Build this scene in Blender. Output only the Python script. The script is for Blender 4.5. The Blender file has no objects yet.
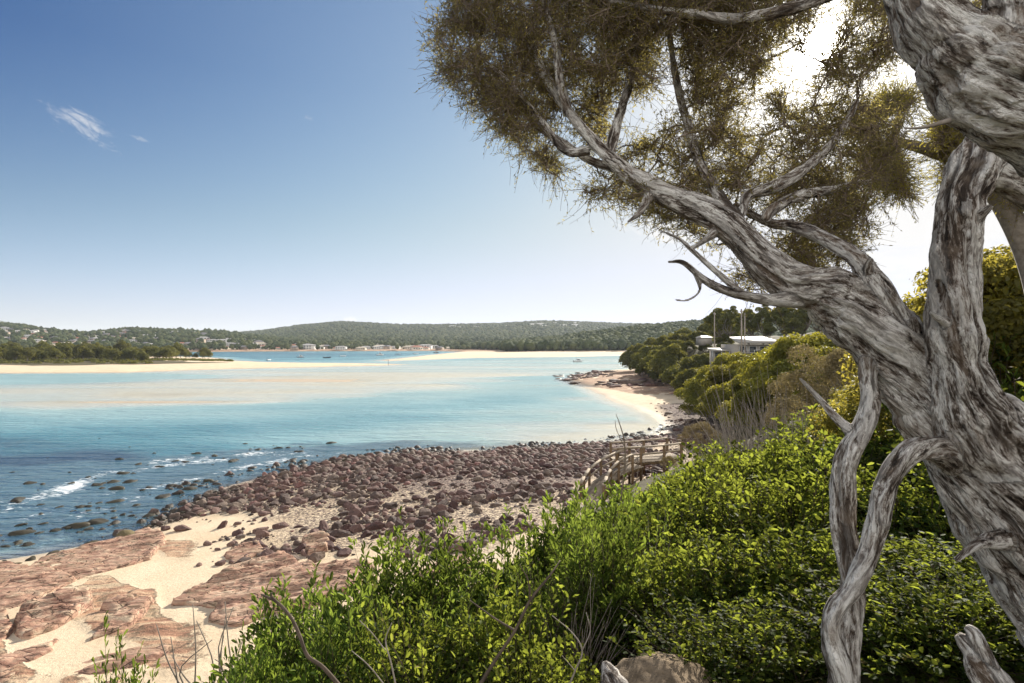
import bpy, bmesh, math
import numpy as np
from mathutils import Vector

# ------------------------------------------------------------------ camera, sky, sun, exposure
sc = bpy.context.scene
COL = sc.collection
F = 568.9; HZ = 344.0; EYE = 12.0
cam_d = bpy.data.cameras.new('camera'); cam_d.lens = 20; cam_d.sensor_width = 36
cam_d.clip_start = 0.05; cam_d.clip_end = 30000
cam = bpy.data.objects.new('camera', cam_d); COL.objects.link(cam)
cam.location = (0, 0, EYE); cam.rotation_euler = (math.radians(90.25), 0, 0)
sc.camera = cam

SUN_AZ = math.radians(28.4); SUN_EL = math.radians(24.6)
SD = np.array([math.sin(SUN_AZ)*math.cos(SUN_EL), math.cos(SUN_AZ)*math.cos(SUN_EL), math.sin(SUN_EL)])
SKY_STRENGTH = 0.073
sun_d = bpy.data.lights.new('sun', 'SUN'); sun_d.energy = 5.0; sun_d.angle = math.radians(0.5); sun_d.color = (1.0, 0.93, 0.82)
sun = bpy.data.objects.new('sun', sun_d); COL.objects.link(sun); sun.location = (60, 100, 80)
sun.rotation_euler = Vector(SD).to_track_quat('Z', 'Y').to_euler()

world = bpy.data.worlds.new('World'); sc.world = world; world.use_nodes = True
def build_sky():
    nt = world.node_tree; nt.nodes.clear(); N = nt.nodes; L = nt.links
    def math_(op, a, b=None, c=None, clamp=False):
        n = N.new('ShaderNodeMath'); n.operation = op; n.use_clamp = clamp
        for i, v in enumerate((a, b, c)):
            if v is None: continue
            if isinstance(v, (int, float)): n.inputs[i].default_value = v
            else: L.new(v, n.inputs[i])
        return n.outputs[0]
    tc = N.new('ShaderNodeTexCoord')
    nrm = N.new('ShaderNodeVectorMath'); nrm.operation = 'NORMALIZE'; L.new(tc.outputs['Generated'], nrm.inputs[0])
    D = nrm.outputs[0]
    def dot(v):
        n = N.new('ShaderNodeVectorMath'); n.operation = 'DOT_PRODUCT'; L.new(D, n.inputs[0]); n.inputs[1].default_value = tuple(v)
        return n.outputs['Value']
    sky = N.new('ShaderNodeTexSky'); sky.sky_type = 'NISHITA'; sky.sun_disc = False
    sky.sun_elevation = SUN_EL; sky.sun_rotation = SUN_AZ
    sky.air_density = 1.0; sky.dust_density = 0.35; sky.ozone_density = 1.6; sky.altitude = 0
    def mixc(fac, a, b, mode='MIX'):
        n = N.new('ShaderNodeMix'); n.data_type = 'RGBA'; n.blend_type = mode
        if isinstance(fac, (int, float)): n.inputs[0].default_value = fac
        else: L.new(fac, n.inputs[0])
        for i, v in ((6, a), (7, b)):
            if isinstance(v, tuple): n.inputs[i].default_value = v
            else: L.new(v, n.inputs[i])
        return n.outputs[2]
    col = sky.outputs[0]
    # soft shoulder so the bright quarter of the sky keeps its tone
    kk = SKY_STRENGTH*2.0
    sc3 = N.new('ShaderNodeSeparateColor'); L.new(col, sc3.inputs[0]); cc3 = N.new('ShaderNodeCombineColor')
    for i_ in range(3):
        v_ = math_('MULTIPLY', sc3.outputs[i_], kk); w_ = math_('POWER', math_('ADD', 1.0, math_('MULTIPLY', math_('POWER', v_, 3.0), 1.45)), 0.3333)
        L.new(math_('DIVIDE', math_('DIVIDE', v_, w_), kk), cc3.inputs[i_])
    col = cc3.outputs[0]
    # the band a quarter turn from the sun is deepest blue
    dq = math_('MULTIPLY', dot(SD), dot(SD)); pol = math_('DIVIDE', math_('SUBTRACT', 1.0, dq), math_('ADD', 1.0, dq))
    pc = N.new('ShaderNodeCombineColor'); L.new(math_('SUBTRACT', 1.0, math_('MULTIPLY', pol, 1.08)), pc.inputs[0]); L.new(math_('SUBTRACT', 1.0, math_('MULTIPLY', pol, 0.82)), pc.inputs[1]); L.new(math_('SUBTRACT', 1.0, math_('MULTIPLY', pol, 0.44)), pc.inputs[2])
    elv = N.new('ShaderNodeSeparateXYZ'); L.new(D, elv.inputs[0]); pf = N.new('ShaderNodeMapRange'); pf.inputs[1].default_value = 0.02; pf.inputs[2].default_value = 0.40; L.new(elv.outputs[2], pf.inputs[0])
    col = mixc(1.0, col, mixc(pf.outputs[0], (1, 1, 1, 1), pc.outputs[0]), 'MULTIPLY')
    # aureole round the sun
    ds = math_('MAXIMUM', dot(SD), 0.0)
    g = math_('ADD', math_('MULTIPLY', math_('POWER', ds, 160.0), 14.0), math_('MULTIPLY', math_('POWER', ds, 40.0), 2.0))
    g = math_('ADD', g, math_('MULTIPLY', math_('POWER', ds, 5000.0), 500.0))
    comb = N.new('ShaderNodeCombineColor')
    L.new(g, comb.inputs[0]); L.new(math_('MULTIPLY', g, 0.95), comb.inputs[1]); L.new(math_('MULTIPLY', g, 0.86), comb.inputs[2])
    col = mixc(1.0, col, comb.outputs[0], 'ADD')
    # bluer air low down
    sep = N.new('ShaderNodeSeparateXYZ'); L.new(D, sep.inputs[0]); zel = sep.outputs[2]; yy = sep.outputs[1]
    low = N.new('ShaderNodeMapRange'); low.interpolation_type = 'SMOOTHSTEP'; low.inputs[1].default_value = 0.0; low.inputs[2].default_value = 0.22; low.inputs[3].default_value = 1; low.inputs[4].default_value = 0; L.new(zel, low.inputs[0])
    tint = mixc(low.outputs[0], (1, 1, 1, 1), (1.0, 1.04, 1.30, 1)); col = mixc(1.0, col, tint, 'MULTIPLY')
    # unseen bright cloud bank added behind the camera as fill light for the trunks
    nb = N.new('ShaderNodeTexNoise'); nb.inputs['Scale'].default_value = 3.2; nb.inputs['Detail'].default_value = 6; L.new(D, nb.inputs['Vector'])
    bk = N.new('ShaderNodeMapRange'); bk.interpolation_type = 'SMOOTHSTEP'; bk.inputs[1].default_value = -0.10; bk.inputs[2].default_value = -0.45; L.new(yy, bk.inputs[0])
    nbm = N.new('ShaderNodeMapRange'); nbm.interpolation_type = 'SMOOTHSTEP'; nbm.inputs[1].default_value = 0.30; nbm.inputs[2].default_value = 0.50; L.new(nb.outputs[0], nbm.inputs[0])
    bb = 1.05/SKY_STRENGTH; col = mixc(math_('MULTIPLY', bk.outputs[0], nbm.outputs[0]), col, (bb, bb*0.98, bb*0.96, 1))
    # clouds, laid out by direction in the sky
    def dirn(px, py):
        v = np.array([(px-512)/F, 1.0, (HZ-py)/F]); return v/np.linalg.norm(v)
    def cloud(px, py, ang, sx, sy, thr, scale, bright, col, soft=0.22, stretch=2.2):
        c = dirn(px, py); up = np.array([0, 0, 1.0]); r = np.cross(c, up); r /= np.linalg.norm(r); u = np.cross(r, c)
        a = math.radians(ang); R_ = r*math.cos(a)+u*math.sin(a); U_ = -r*math.sin(a)+u*math.cos(a)
        x = dot(R_); y = dot(U_)
        e = math_('ADD', math_('POWER', math_('DIVIDE', x, sx), 2.0), math_('POWER', math_('DIVIDE', y, sy), 2.0))
        m = math_('EXPONENT', math_('MULTIPLY', e, -1.0))
        m = math_('MULTIPLY', m, math_('GREATER_THAN', dot(c), 0.3))
        cv = N.new('ShaderNodeCombineXYZ'); L.new(math_('MULTIPLY', x, 1.0), cv.inputs[0]); L.new(math_('MULTIPLY', y, stretch), cv.inputs[1]); cv.inputs[2].default_value = px*0.013
        nz = N.new('ShaderNodeTexNoise'); nz.inputs['Scale'].default_value = scale; nz.inputs['Detail'].default_value = 7; nz.inputs['Roughness'].default_value = 0.62
        nz.inputs['Distortion'].default_value = 0.6
        L.new(cv.outputs[0], nz.inputs['Vector'])
        v = math_('ADD', nz.outputs[0], math_('MULTIPLY', m, 0.5))
        mr = N.new('ShaderNodeMapRange'); mr.interpolation_type = 'SMOOTHSTEP'
        mr.inputs[1].default_value = thr; mr.inputs[2].default_value = thr+soft; L.new(v, mr.inputs[0])
        f = math_('MULTIPLY', mr.outputs[0], math_('MINIMUM', math_('MULTIPLY', m, 2.0), 1.0))
        f = math_('MULTIPLY', f, bright)
        b = 0.475/SKY_STRENGTH
        return mixc(f, col, (b, b*0.985, b*0.97, 1))
    col = cloud(78, 124, -24, 0.060, 0.022, 0.80, 44, 0.62, col, 0.42)
    col = cloud(140, 139, -10, 0.022, 0.006, 0.82, 60, 0.25, col, 0.4)
    col = cloud(308, 117, -20, 0.012, 0.006, 0.82, 70, 0.25, col, 0.4)
    col = cloud(930, 225, 4, 0.24, 0.085, 0.66, 9, 1.0, col, 0.25, 3.0)
    col = cloud(660, 232, -12, 0.10, 0.022, 0.74, 16, 0.9, col, 0.25, 3.0)
    col = cloud(350, 319, 0, 0.016, 0.006, 0.76, 60, 0.8, col)
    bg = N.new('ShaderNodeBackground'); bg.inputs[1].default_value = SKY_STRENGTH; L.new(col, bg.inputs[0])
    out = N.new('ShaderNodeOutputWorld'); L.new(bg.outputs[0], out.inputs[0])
build_sky()
vs = sc.view_settings; vs.view_transform = 'Standard'; vs.look = 'None'; vs.gamma = 1; vs.use_curve_mapping = False
vs.exposure = 1.0
sc.cycles.max_bounces = 8; sc.cycles.transparent_max_bounces = 16; sc.cycles.volume_bounces = 0
sc.cycles.diffuse_bounces = 4; sc.cycles.transmission_bounces = 4
sc.cycles.use_denoising = True; sc.cycles.sample_clamp_indirect = 6; sc.cycles.caustics_reflective = False; sc.cycles.caustics_refractive = False
sc.cycles.use_preview_denoising = False

rng = np.random.default_rng(7)

# ------------------------------------------------------------------ helpers
def at(px, py, Y):
    return np.array([(px-512)/F*Y, Y, EYE-(py-HZ)/F*Y])

def tag(o, label=None, cat=None, group=None, kind=None):
    if label: o['label'] = label
    if cat: o['category'] = cat
    if group: o['group'] = group
    if kind: o['kind'] = kind
    return o

def empty(name, loc=(0, 0, 0), rz=0.0, s=1.0):
    o = bpy.data.objects.new(name, None); COL.objects.link(o); o.empty_display_size = 0.3
    o.location = tuple(loc); o.rotation_euler = (0, 0, rz)
    o.scale = (s, s, s) if np.isscalar(s) else tuple(s)
    return o

def mk_mesh(name, V, Fs, mats, attrs=None, smooth=False, fmat=None):
    """Fs: array (n,k) or list of such arrays"""
    me = bpy.data.meshes.new(name)
    V = np.asarray(V, dtype=np.float32).reshape(-1, 3)
    if isinstance(Fs, np.ndarray): Fs = [Fs]
    Fs = [f for f in Fs if len(f)]
    nl = sum(f.size for f in Fs); nf = sum(len(f) for f in Fs)
    me.vertices.add(len(V)); me.vertices.foreach_set('co', V.ravel())
    me.loops.add(nl); me.polygons.add(nf)
    me.loops.foreach_set('vertex_index', np.concatenate([f.ravel() for f in Fs]).astype(np.int32))
    ks = np.concatenate([np.full(len(f), f.shape[1]) for f in Fs])
    me.polygons.foreach_set('loop_start', np.concatenate([[0], np.cumsum(ks)[:-1]]).astype(np.int32))
    if smooth: me.polygons.foreach_set('use_smooth', np.ones(nf, dtype=bool))
    if fmat is not None: me.polygons.foreach_set('material_index', np.asarray(fmat, dtype=np.int32))
    if not isinstance(mats, (list, tuple)): mats = [mats]
    for m in mats: me.materials.append(m)
    me.update(calc_edges=True)
    for k, a in (attrs or {}).items():
        a = np.asarray(a, dtype=np.float32)
        if a.ndim == 2:
            at_ = me.attributes.new(k, 'FLOAT_VECTOR', 'POINT'); at_.data.foreach_set('vector', a.ravel())
        else:
            at_ = me.attributes.new(k, 'FLOAT', 'POINT'); at_.data.foreach_set('value', a)
    return me

def add(name, me, parent=None, loc=None, rot=None, scale=None):
    o = bpy.data.objects.new(name, me); COL.objects.link(o)
    if parent is not None: o.parent = parent
    if loc is not None: o.location = tuple(loc)
    if rot is not None: o.rotation_euler = tuple(rot)
    if scale is not None: o.scale = (scale,)*3 if np.isscalar(scale) else tuple(scale)
    return o

def copy_tree(o, parent=None):
    c = o.copy(); COL.objects.link(c); c.parent = parent
    for ch in o.children: copy_tree(ch, c)
    return c

class MB:
    """collects primitive pieces into one mesh"""
    def __init__(s): s.V = []; s.F4 = []; s.F3 = []; s.n = 0; s.m4 = []; s.m3 = []
    def put(s, V, F, m=0):
        V = np.asarray(V, float); F = np.asarray(F)
        if F.shape[1] == 4: s.F4.append(F+s.n); s.m4.append(np.full(len(F), m))
        else: s.F3.append(F+s.n); s.m3.append(np.full(len(F), m))
        s.V.append(V); s.n += len(V)
    def box(s, c, d, rz=0.0, m=0):
        x, y, z = np.array(d)/2
        V = np.array([[-x,-y,-z],[x,-y,-z],[x,y,-z],[-x,y,-z],[-x,-y,z],[x,-y,z],[x,y,z],[-x,y,z]])
        ca, sa = math.cos(rz), math.sin(rz)
        V = np.stack([V[:,0]*ca-V[:,1]*sa, V[:,0]*sa+V[:,1]*ca, V[:,2]], 1)+np.array(c)
        s.put(V, [[0,3,2,1],[4,5,6,7],[0,1,5,4],[1,2,6,5],[2,3,7,6],[3,0,4,7]], m)
    def beam(s, a, b, w, h, m=0):
        a = np.array(a, float); b = np.array(b, float); t = b-a; t /= np.linalg.norm(t)
        side = np.cross(t, [0,0,1.0]) if abs(t[2]) < .98 else np.array([1.0,0,0]); side /= np.linalg.norm(side)
        up = np.cross(side, t)
        V = [p+side*sx*w/2+up*sz*h/2 for p in (a, b) for sx, sz in ((-1,-1),(1,-1),(1,1),(-1,1))]
        s.put(V, [[0,3,2,1],[4,5,6,7],[0,1,5,4],[1,2,6,5],[2,3,7,6],[3,0,4,7]], m)
    def tube(s, P, r, n=8, m=0):
        V, Fq = tube(np.array(P, float), np.array(r, float)*np.ones(len(P)), n); s.put(V, Fq, m)
    def mesh(s, name, mats, smooth=False, attrs=None):
        Fs = []; mi = []
        if s.F4: Fs.append(np.concatenate(s.F4)); mi.append(np.concatenate(s.m4))
        if s.F3: Fs.append(np.concatenate(s.F3)); mi.append(np.concatenate(s.m3))
        return mk_mesh(name, np.concatenate(s.V), Fs, mats, attrs, smooth, np.concatenate(mi))

def frames(P):
    T = np.gradient(P, axis=0); T /= np.linalg.norm(T, axis=1)[:, None]+1e-9
    N = np.zeros_like(P); n = np.cross(T[0], [0.3, 1, 0.2]); n /= np.linalg.norm(n)
    for i in range(len(P)):
        n = n-T[i]*np.dot(n, T[i]); n /= np.linalg.norm(n)+1e-9; N[i] = n
    return T, N, np.cross(T, N)

def tube(P, r, n=8):
    """closed tube along a polyline, pinched at both ends"""
    T, N, B = frames(P); a = np.linspace(0, 2*np.pi, n, endpoint=False)
    R = P[:, None]+r[:, None, None]*(np.cos(a)[None, :, None]*N[:, None]+np.sin(a)[None, :, None]*B[:, None])
    R = np.concatenate([P[:1, None]+(R[:1]-P[:1, None])*0.02, R, P[-1:, None]+(R[-1:]-P[-1:, None])*0.02])
    K = len(R); i = np.arange(K-1)[:, None]*n; j = np.arange(n)[None]; j2 = (j+1) % n
    Fq = np.stack([i+j, i+j2, i+n+j2, i+n+j], -1).reshape(-1, 4)
    return R.reshape(-1, 3), Fq

def tubes(P, r, n=3, seed=0):
    """many thin tubes at once. P (N,K,3), r (N,K)"""
    Nn, K, _ = P.shape
    T = np.gradient(P, axis=1); T /= np.linalg.norm(T, axis=2)[..., None]+1e-9
    ref = np.random.default_rng(seed).normal(size=(Nn, 1, 3))
    A = np.cross(T, ref); A /= np.linalg.norm(A, axis=2)[..., None]+1e-9
    B = np.cross(T, A); a = np.linspace(0, 2*np.pi, n, endpoint=False)
    R = P[:, :, None]+r[:, :, None, None]*(np.cos(a)[None, None, :, None]*A[:, :, None]+np.sin(a)[None, None, :, None]*B[:, :, None])
    b = (np.arange(Nn)*K*n)[:, None, None]; i = (np.arange(K-1)*n)[None, :, None]; j = np.arange(n)[None, None]; j2 = (j+1) % n
    Fq = np.stack([b+i+j, b+i+j2, b+i+n+j2, b+i+n+j], -1).reshape(-1, 4)
    return R.reshape(-1, 3), Fq

def spline(pts, n):
    """Catmull-Rom through rows of pts (any width)"""
    P = np.array(pts, float); P = np.vstack([2*P[0]-P[1], P, 2*P[-1]-P[-2]])
    out = []; m = len(P)-3
    for t in np.linspace(0, m-1e-6, n):
        i = int(t); u = t-i; a, b, c, d = P[i:i+4]
        out.append(0.5*((2*b)+(-a+c)*u+(2*a-5*b+4*c-d)*u*u+(-a+3*b-3*c+d)*u**3))
    return np.array(out)

def _hash(ix, iy, iz, s):
    h = (ix.astype(np.int64)*374761393+iy.astype(np.int64)*668265263+iz.astype(np.int64)*2147483647+s*974634777) & 0xffffffff
    h = ((h ^ (h >> 13))*1274126177) & 0xffffffff
    h = ((h ^ (h >> 16))*2246822519) & 0xffffffff
    return ((h ^ (h >> 15)) & 0xffffff)/float(0xffffff)

def vnoise(p, s=0):
    p = np.asarray(p, float)
    i = np.floor(p).astype(np.int64); f = p-i; f = f*f*(3-2*f); r = 0
    for dx in (0, 1):
        wx = f[:, 0] if dx else 1-f[:, 0]
        for dy in (0, 1):
            wy = f[:, 1] if dy else 1-f[:, 1]
            for dz in (0, 1):
                wz = f[:, 2] if dz else 1-f[:, 2]
                r = r+wx*wy*wz*_hash(i[:, 0]+dx, i[:, 1]+dy, i[:, 2]+dz, s)
    return r*2-1

def fbm(p, o=4, s=0, g=0.5):
    p = np.asarray(p, float); a = 1; t = 0; v = 0
    for k in range(o):
        v = v+a*vnoise(p*(2.03**k)+k*17.3, s+k); t += a; a *= g
    return v/t

def xy3(x, y, k): return np.stack([x*k, y*k, np.zeros_like(x)], 1)

def sdf(x, y, poly):
    poly = np.array(poly, float); n = len(poly); d = np.full(x.shape, 1e18); ins = np.zeros(x.shape, bool)
    for i in range(n):
        a = poly[i]; b = poly[(i+1) % n]; e = b-a; wx = x-a[0]; wy = y-a[1]
        t = np.clip((wx*e[0]+wy*e[1])/(e@e), 0, 1); d = np.minimum(d, (wx-e[0]*t)**2+(wy-e[1]*t)**2)
        if a[1] != b[1]:
            c = ((a[1] > y) != (b[1] > y)) & (x < (b[0]-a[0])*(y-a[1])/(b[1]-a[1])+a[0]); ins ^= c
    d = np.sqrt(d); return np.where(ins, d, -d)

def sst(x, a=0.0, b=1.0):
    t = np.clip((x-a)/(b-a), 0, 1); return t*t*(3-2*t)

# ------------------------------------------------------------------ node material helper
class NT:
    def __init__(s, name):
        s.m = bpy.data.materials.new(name); s.m.use_nodes = True; s.t = s.m.node_tree; s.t.nodes.clear()
        s.N = s.t.nodes; s.L = s.t.links; s.out = s.N.new('ShaderNodeOutputMaterial')
    def node(s, typ, ins=None, **kw):
        n = s.N.new(typ)
        for k, v in kw.items(): setattr(n, k, v)
        for k, v in (ins or {}).items(): s.set(n.inputs[k], v)
        return n
    def set(s, sock, v):
        if isinstance(v, bpy.types.NodeSocket): s.L.new(v, sock)
        elif isinstance(v, (tuple, list)) and len(v) == 3 and sock.type == 'RGBA': sock.default_value = (*v, 1)
        else: sock.default_value = v
    def math(s, op, a, b=None, clamp=False):
        n = s.N.new('ShaderNodeMath'); n.operation = op; n.use_clamp = clamp; s.set(n.inputs[0], a)
        if b is not None: s.set(n.inputs[1], b)
        return n.outputs[0]
    def mix(s, f, a, b, mode='MIX'):
        n = s.N.new('ShaderNodeMix'); n.data_type = 'RGBA'; n.blend_type = mode
        s.set(n.inputs[0], f); s.set(n.inputs[6], a); s.set(n.inputs[7], b); return n.outputs[2]
    def attr(s, name, out='Fac'):
        return s.node('ShaderNodeAttribute', attribute_name=name).outputs[out]
    def noise(s, vec, scale, detail=4, rough=0.55, dist=0.0):
        n = s.node('ShaderNodeTexNoise', {'Scale': scale, 'Detail': detail, 'Roughness': rough, 'Distortion': dist})
        if vec is not None: s.L.new(vec, n.inputs['Vector'])
        return n.outputs[0]
    def ramp(s, f, stops, interp='LINEAR'):
        n = s.N.new('ShaderNodeValToRGB'); s.set(n.inputs[0], f); cr = n.color_ramp; cr.interpolation = interp
        while len(cr.elements) < len(stops): cr.elements.new(0.5)
        for e, (p, c) in zip(cr.elements, stops):
            e.position = p; e.color = (*c, 1) if not np.isscalar(c) else (c, c, c, 1)
        return n.outputs[0]
    def mapr(s, v, a, b, c=0.0, d=1.0, smooth=True):
        n = s.N.new('ShaderNodeMapRange'); n.interpolation_type = 'SMOOTHSTEP' if smooth else 'LINEAR'
        s.set(n.inputs[0], v); n.inputs[1].default_value = a; n.inputs[2].default_value = b; n.inputs[3].default_value = c; n.inputs[4].default_value = d
        return n.outputs[0]
    def coord(s, scale=(1, 1, 1), kind='Object'):
        tc = s.node('ShaderNodeTexCoord'); mp = s.node('ShaderNodeMapping', {'Scale': scale}); s.L.new(tc.outputs[kind], mp.inputs[0]); return mp.outputs[0]
    def wpos(s, scale=(1, 1, 1)):
        g = s.node('ShaderNodeNewGeometry'); mp = s.node('ShaderNodeMapping', {'Scale': scale}); s.L.new(g.outputs['Position'], mp.inputs[0]); return mp.outputs[0]
    def bump(s, h, strength=0.5, dist=0.02, normal=None):
        n = s.node('ShaderNodeBump', {'Strength': strength, 'Distance': dist}); s.set(n.inputs['Height'], h)
        if normal is not None: s.L.new(normal, n.inputs['Normal'])
        return n.outputs[0]
    def pbr(s, col, rough=0.8, normal=None, spec=0.3, **kw):
        n = s.node('ShaderNodeBsdfPrincipled', {'Base Color': col, 'Roughness': rough, 'Specular IOR Level': spec})
        if normal is not None: s.L.new(normal, n.inputs['Normal'])
        for k, v in kw.items(): s.set(n.inputs[k], v)
        return n.outputs[0]
    def done(s, sh): s.L.new(sh, s.out.inputs[0]); return s.m

def leaf_mat(name, c1, c2, tr, trans=0.4, rough=0.42, spec=0.5, c3=None, lo=0.7):
    t = NT(name); r = t.attr('rnd')
    stops = [(0.0, c1), (0.85, c2)]+([(0.93, c3), (1.0, c3)] if c3 else [])
    col = t.ramp(r, stops)
    oi = t.node('ShaderNodeObjectInfo').outputs['Random']
    v = t.mapr(oi, 0, 1, 0.8, 1.15, False)
    hs = t.node('ShaderNodeHueSaturation', {'Value': v, 'Hue': t.mapr(oi, 0, 1, 0.485, 0.51, False)}); t.L.new(col, hs.inputs['Color'])
    p = t.pbr(hs.outputs[0], rough, spec=spec)
    trn = t.node('ShaderNodeBsdfTranslucent'); tcol = t.ramp(r, [(0, tuple(lo*x for x in tr)), (.45, tuple((lo*.7+.3)*x for x in tr)), (.8, tr)]); t.L.new(tcol, trn.inputs[0])
    mx = t.node('ShaderNodeMixShader'); mx.inputs[0].default_value = trans; t.L.new(p, mx.inputs[1]); t.L.new(trn.outputs[0], mx.inputs[2])
    return t.done(mx.outputs[0])

def simple(name, c1, c2, scale=6, rough=0.85, bump=0.3, spec=0.3, stretch=(1, 1, 1), bd=0.01):
    t = NT(name); v = t.coord(stretch); n = t.noise(v, scale, 5, 0.6)
    col = t.ramp(n, [(0.3, c1), (0.7, c2)])
    return t.done(t.pbr(col, rough, t.bump(n, bump, bd), spec))

M_leaf_shrub = leaf_mat('leaf_broad_green', (0.028, 0.055, 0.010), (0.075, 0.125, 0.022), (0.36, 0.46, 0.06), 0.40, 0.55, 0.10, (0.22, 0.20, 0.05), 0.30)
M_leaf_dark = leaf_mat('leaf_small_dark', (0.018, 0.034, 0.008), (0.050, 0.078, 0.016), (0.46, 0.52, 0.06), 0.42, 0.62, 0.05, (0.20, 0.16, 0.05), 0.10)
M_leaf_tree = leaf_mat('leaf_paperbark', (0.045, 0.048, 0.018), (0.11, 0.10, 0.04), (0.60, 0.50, 0.14), 0.48, 0.55, 0.2, (0.13, 0.09, 0.04), 0.6)
M_leaf_yellow = leaf_mat('leaf_back_olive', (0.06, 0.07, 0.015), (0.15, 0.14, 0.03), (0.62, 0.52, 0.08), 0.5, 0.55, 0.3)
M_leaf_bush = leaf_mat('leaf_coastal_bush', (0.06, 0.065, 0.015), (0.19, 0.18, 0.03), (0.56, 0.50, 0.05), 0.35, 0.6, 0.2)
M_leaf_head = leaf_mat('leaf_headland', (0.035, 0.045, 0.014), (0.12, 0.12, 0.03), (0.42, 0.38, 0.05), 0.3, 0.65, 0.2)
M_leaf_far = leaf_mat('leaf_far_trees', (0.05, 0.06, 0.02), (0.12, 0.12, 0.035), (0.34, 0.32, 0.06), 0.3, 0.7, 0.15)
M_leaf_dry = leaf_mat('leaf_dry_brush', (0.14, 0.11, 0.06), (0.22, 0.17, 0.09), (0.34, 0.27, 0.11), 0.3, 0.7, 0.1, (0.09, 0.11, 0.03))
M_twig = simple('twig_brown', (0.11, 0.080, 0.055), (0.24, 0.185, 0.135), 20)
M_twig_grey = simple('twig_grey', (0.16, 0.13, 0.10), (0.30, 0.26, 0.22), 20)
M_stem = simple('stem_brown', (0.045, 0.032, 0.022), (0.11, 0.08, 0.055), 15)
M_trunk_far = simple('trunk_far', (0.10, 0.08, 0.06), (0.22, 0.19, 0.15), 3)

# ------------------------------------------------------------------ terrain model
MAIN = [(-60,-300),(-60,10),(-45,24),(-28,31.6),(-25,34.5),(-23.5,38),(-24.5,43),(-23.5,48),(-21,54),(-17,60),(-10,63),(-1.4,64.4),(10.6,69),(17.8,73.4),(21.4,81),
        (23,96),(22,112),(21,134),(20,160),(17,188),(24,213),(33,244),(50,262),(75,300),(140,420),(160,560),(118,594),(44,525),(-36,488),(-88,404),(-96,412),
        (-93,445),(-86,683),(-70,850),(-100,905),(-140,975),(-300,940),(-468,853),(-900,760),(-3000,700),(-8000,700),(-8000,12000),(9000,12000),(9000,-300)]
SPIT = [(-5000,205),(-600,215),(-205,230),(-160,236),(-150,258),(-118,282),(-70,318),(-60,330),(-78,340),(-120,352),(-160,372),(-205,410),(-262,500),(-420,610),(-900,660),(-5000,600)]
BLUFF = [(-60,2),(-30,5),(-14,13),(-5,20),(2,30),(7.5,40),(15,48),(21,56),(25,66),(28,78),(30,90),(35,104),(40,120),(43,145),(43,170),(45,205),(58,238),(90,258),(120,330),(180,430),(230,640),(4000,640),(4000,-280),(-60,-280)]
_dp = [(-100,376,.9),(0,380,.8),(100,378,.8),(180,377,.6),(250,374,.2),(330,370,.3),(420,368,.3),(520,366,.45),(600,366,.4),
       (230,380,.05),(300,378,.02),(360,377,.01),(430,376,.02),(480,375,.10),(180,384,.12),(150,396,.06),(260,398,.10),(60,404,.10),(330,384,.03),(-100,398,.3),(0,398,.25),(60,392,.3),(120,402,.18),(180,392,.16),(220,400,.2),(300,388,.14),(340,396,.22),(420,385,.14),(480,382,.3),
       (-100,420,1.3),(0,420,1.1),(70,416,.9),(150,414,.9),(230,412,.9),(300,406,.9),(370,400,.9),(430,395,.7),(500,384,.8),(550,378,.9),(560,392,.9),(500,400,1.2),(450,408,1.2),(380,416,1.3),(300,426,1.3),(200,430,1.5),(100,435,1.6),(0,445,1.9),
       (520,412,.8),(560,410,.6),(600,400,.35),(590,420,.3),(630,425,.12),(540,430,.45),(480,430,.6),(420,437,.7),(360,438,.9),(300,445,1.1),(580,438,.2),
       (-60,470,2.6),(0,470,2.6),(100,460,2.3),(200,450,1.7),(60,490,2.6),(150,470,2.0),(250,455,1.2),(0,510,1.8),(80,510,1.3),(160,490,1.1),(200,480,.7),(0,540,.5),(60,530,.6),(130,510,.7),
       (200,357,1.9),(250,357,1.9),(300,357,1.8),(350,358,1.4),(400,353,1.6),(300,354,2.0),(620,361,.5),(560,362,.6),(480,364,.5)]
_dpa = np.array(_dp, float)
_du = (_dpa[:, 0]-512)/100*0.75; _dv = np.log(EYE*F/(_dpa[:, 1]-HZ))*5.5
def depth_at(x, y):
    ys = np.maximum(y, 12.0); u = np.clip(x/ys*F, -900, 500)/100*0.75; v = np.log(ys)*5.5
    num = 0; den = 1e-12
    for a, b, c in zip(_du, _dv, _dpa[:, 2]):
        w = 1/((u-a)**2+(v-b)**2+0.02)**2; num = num+w*c; den = den+w
    return num/den

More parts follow.
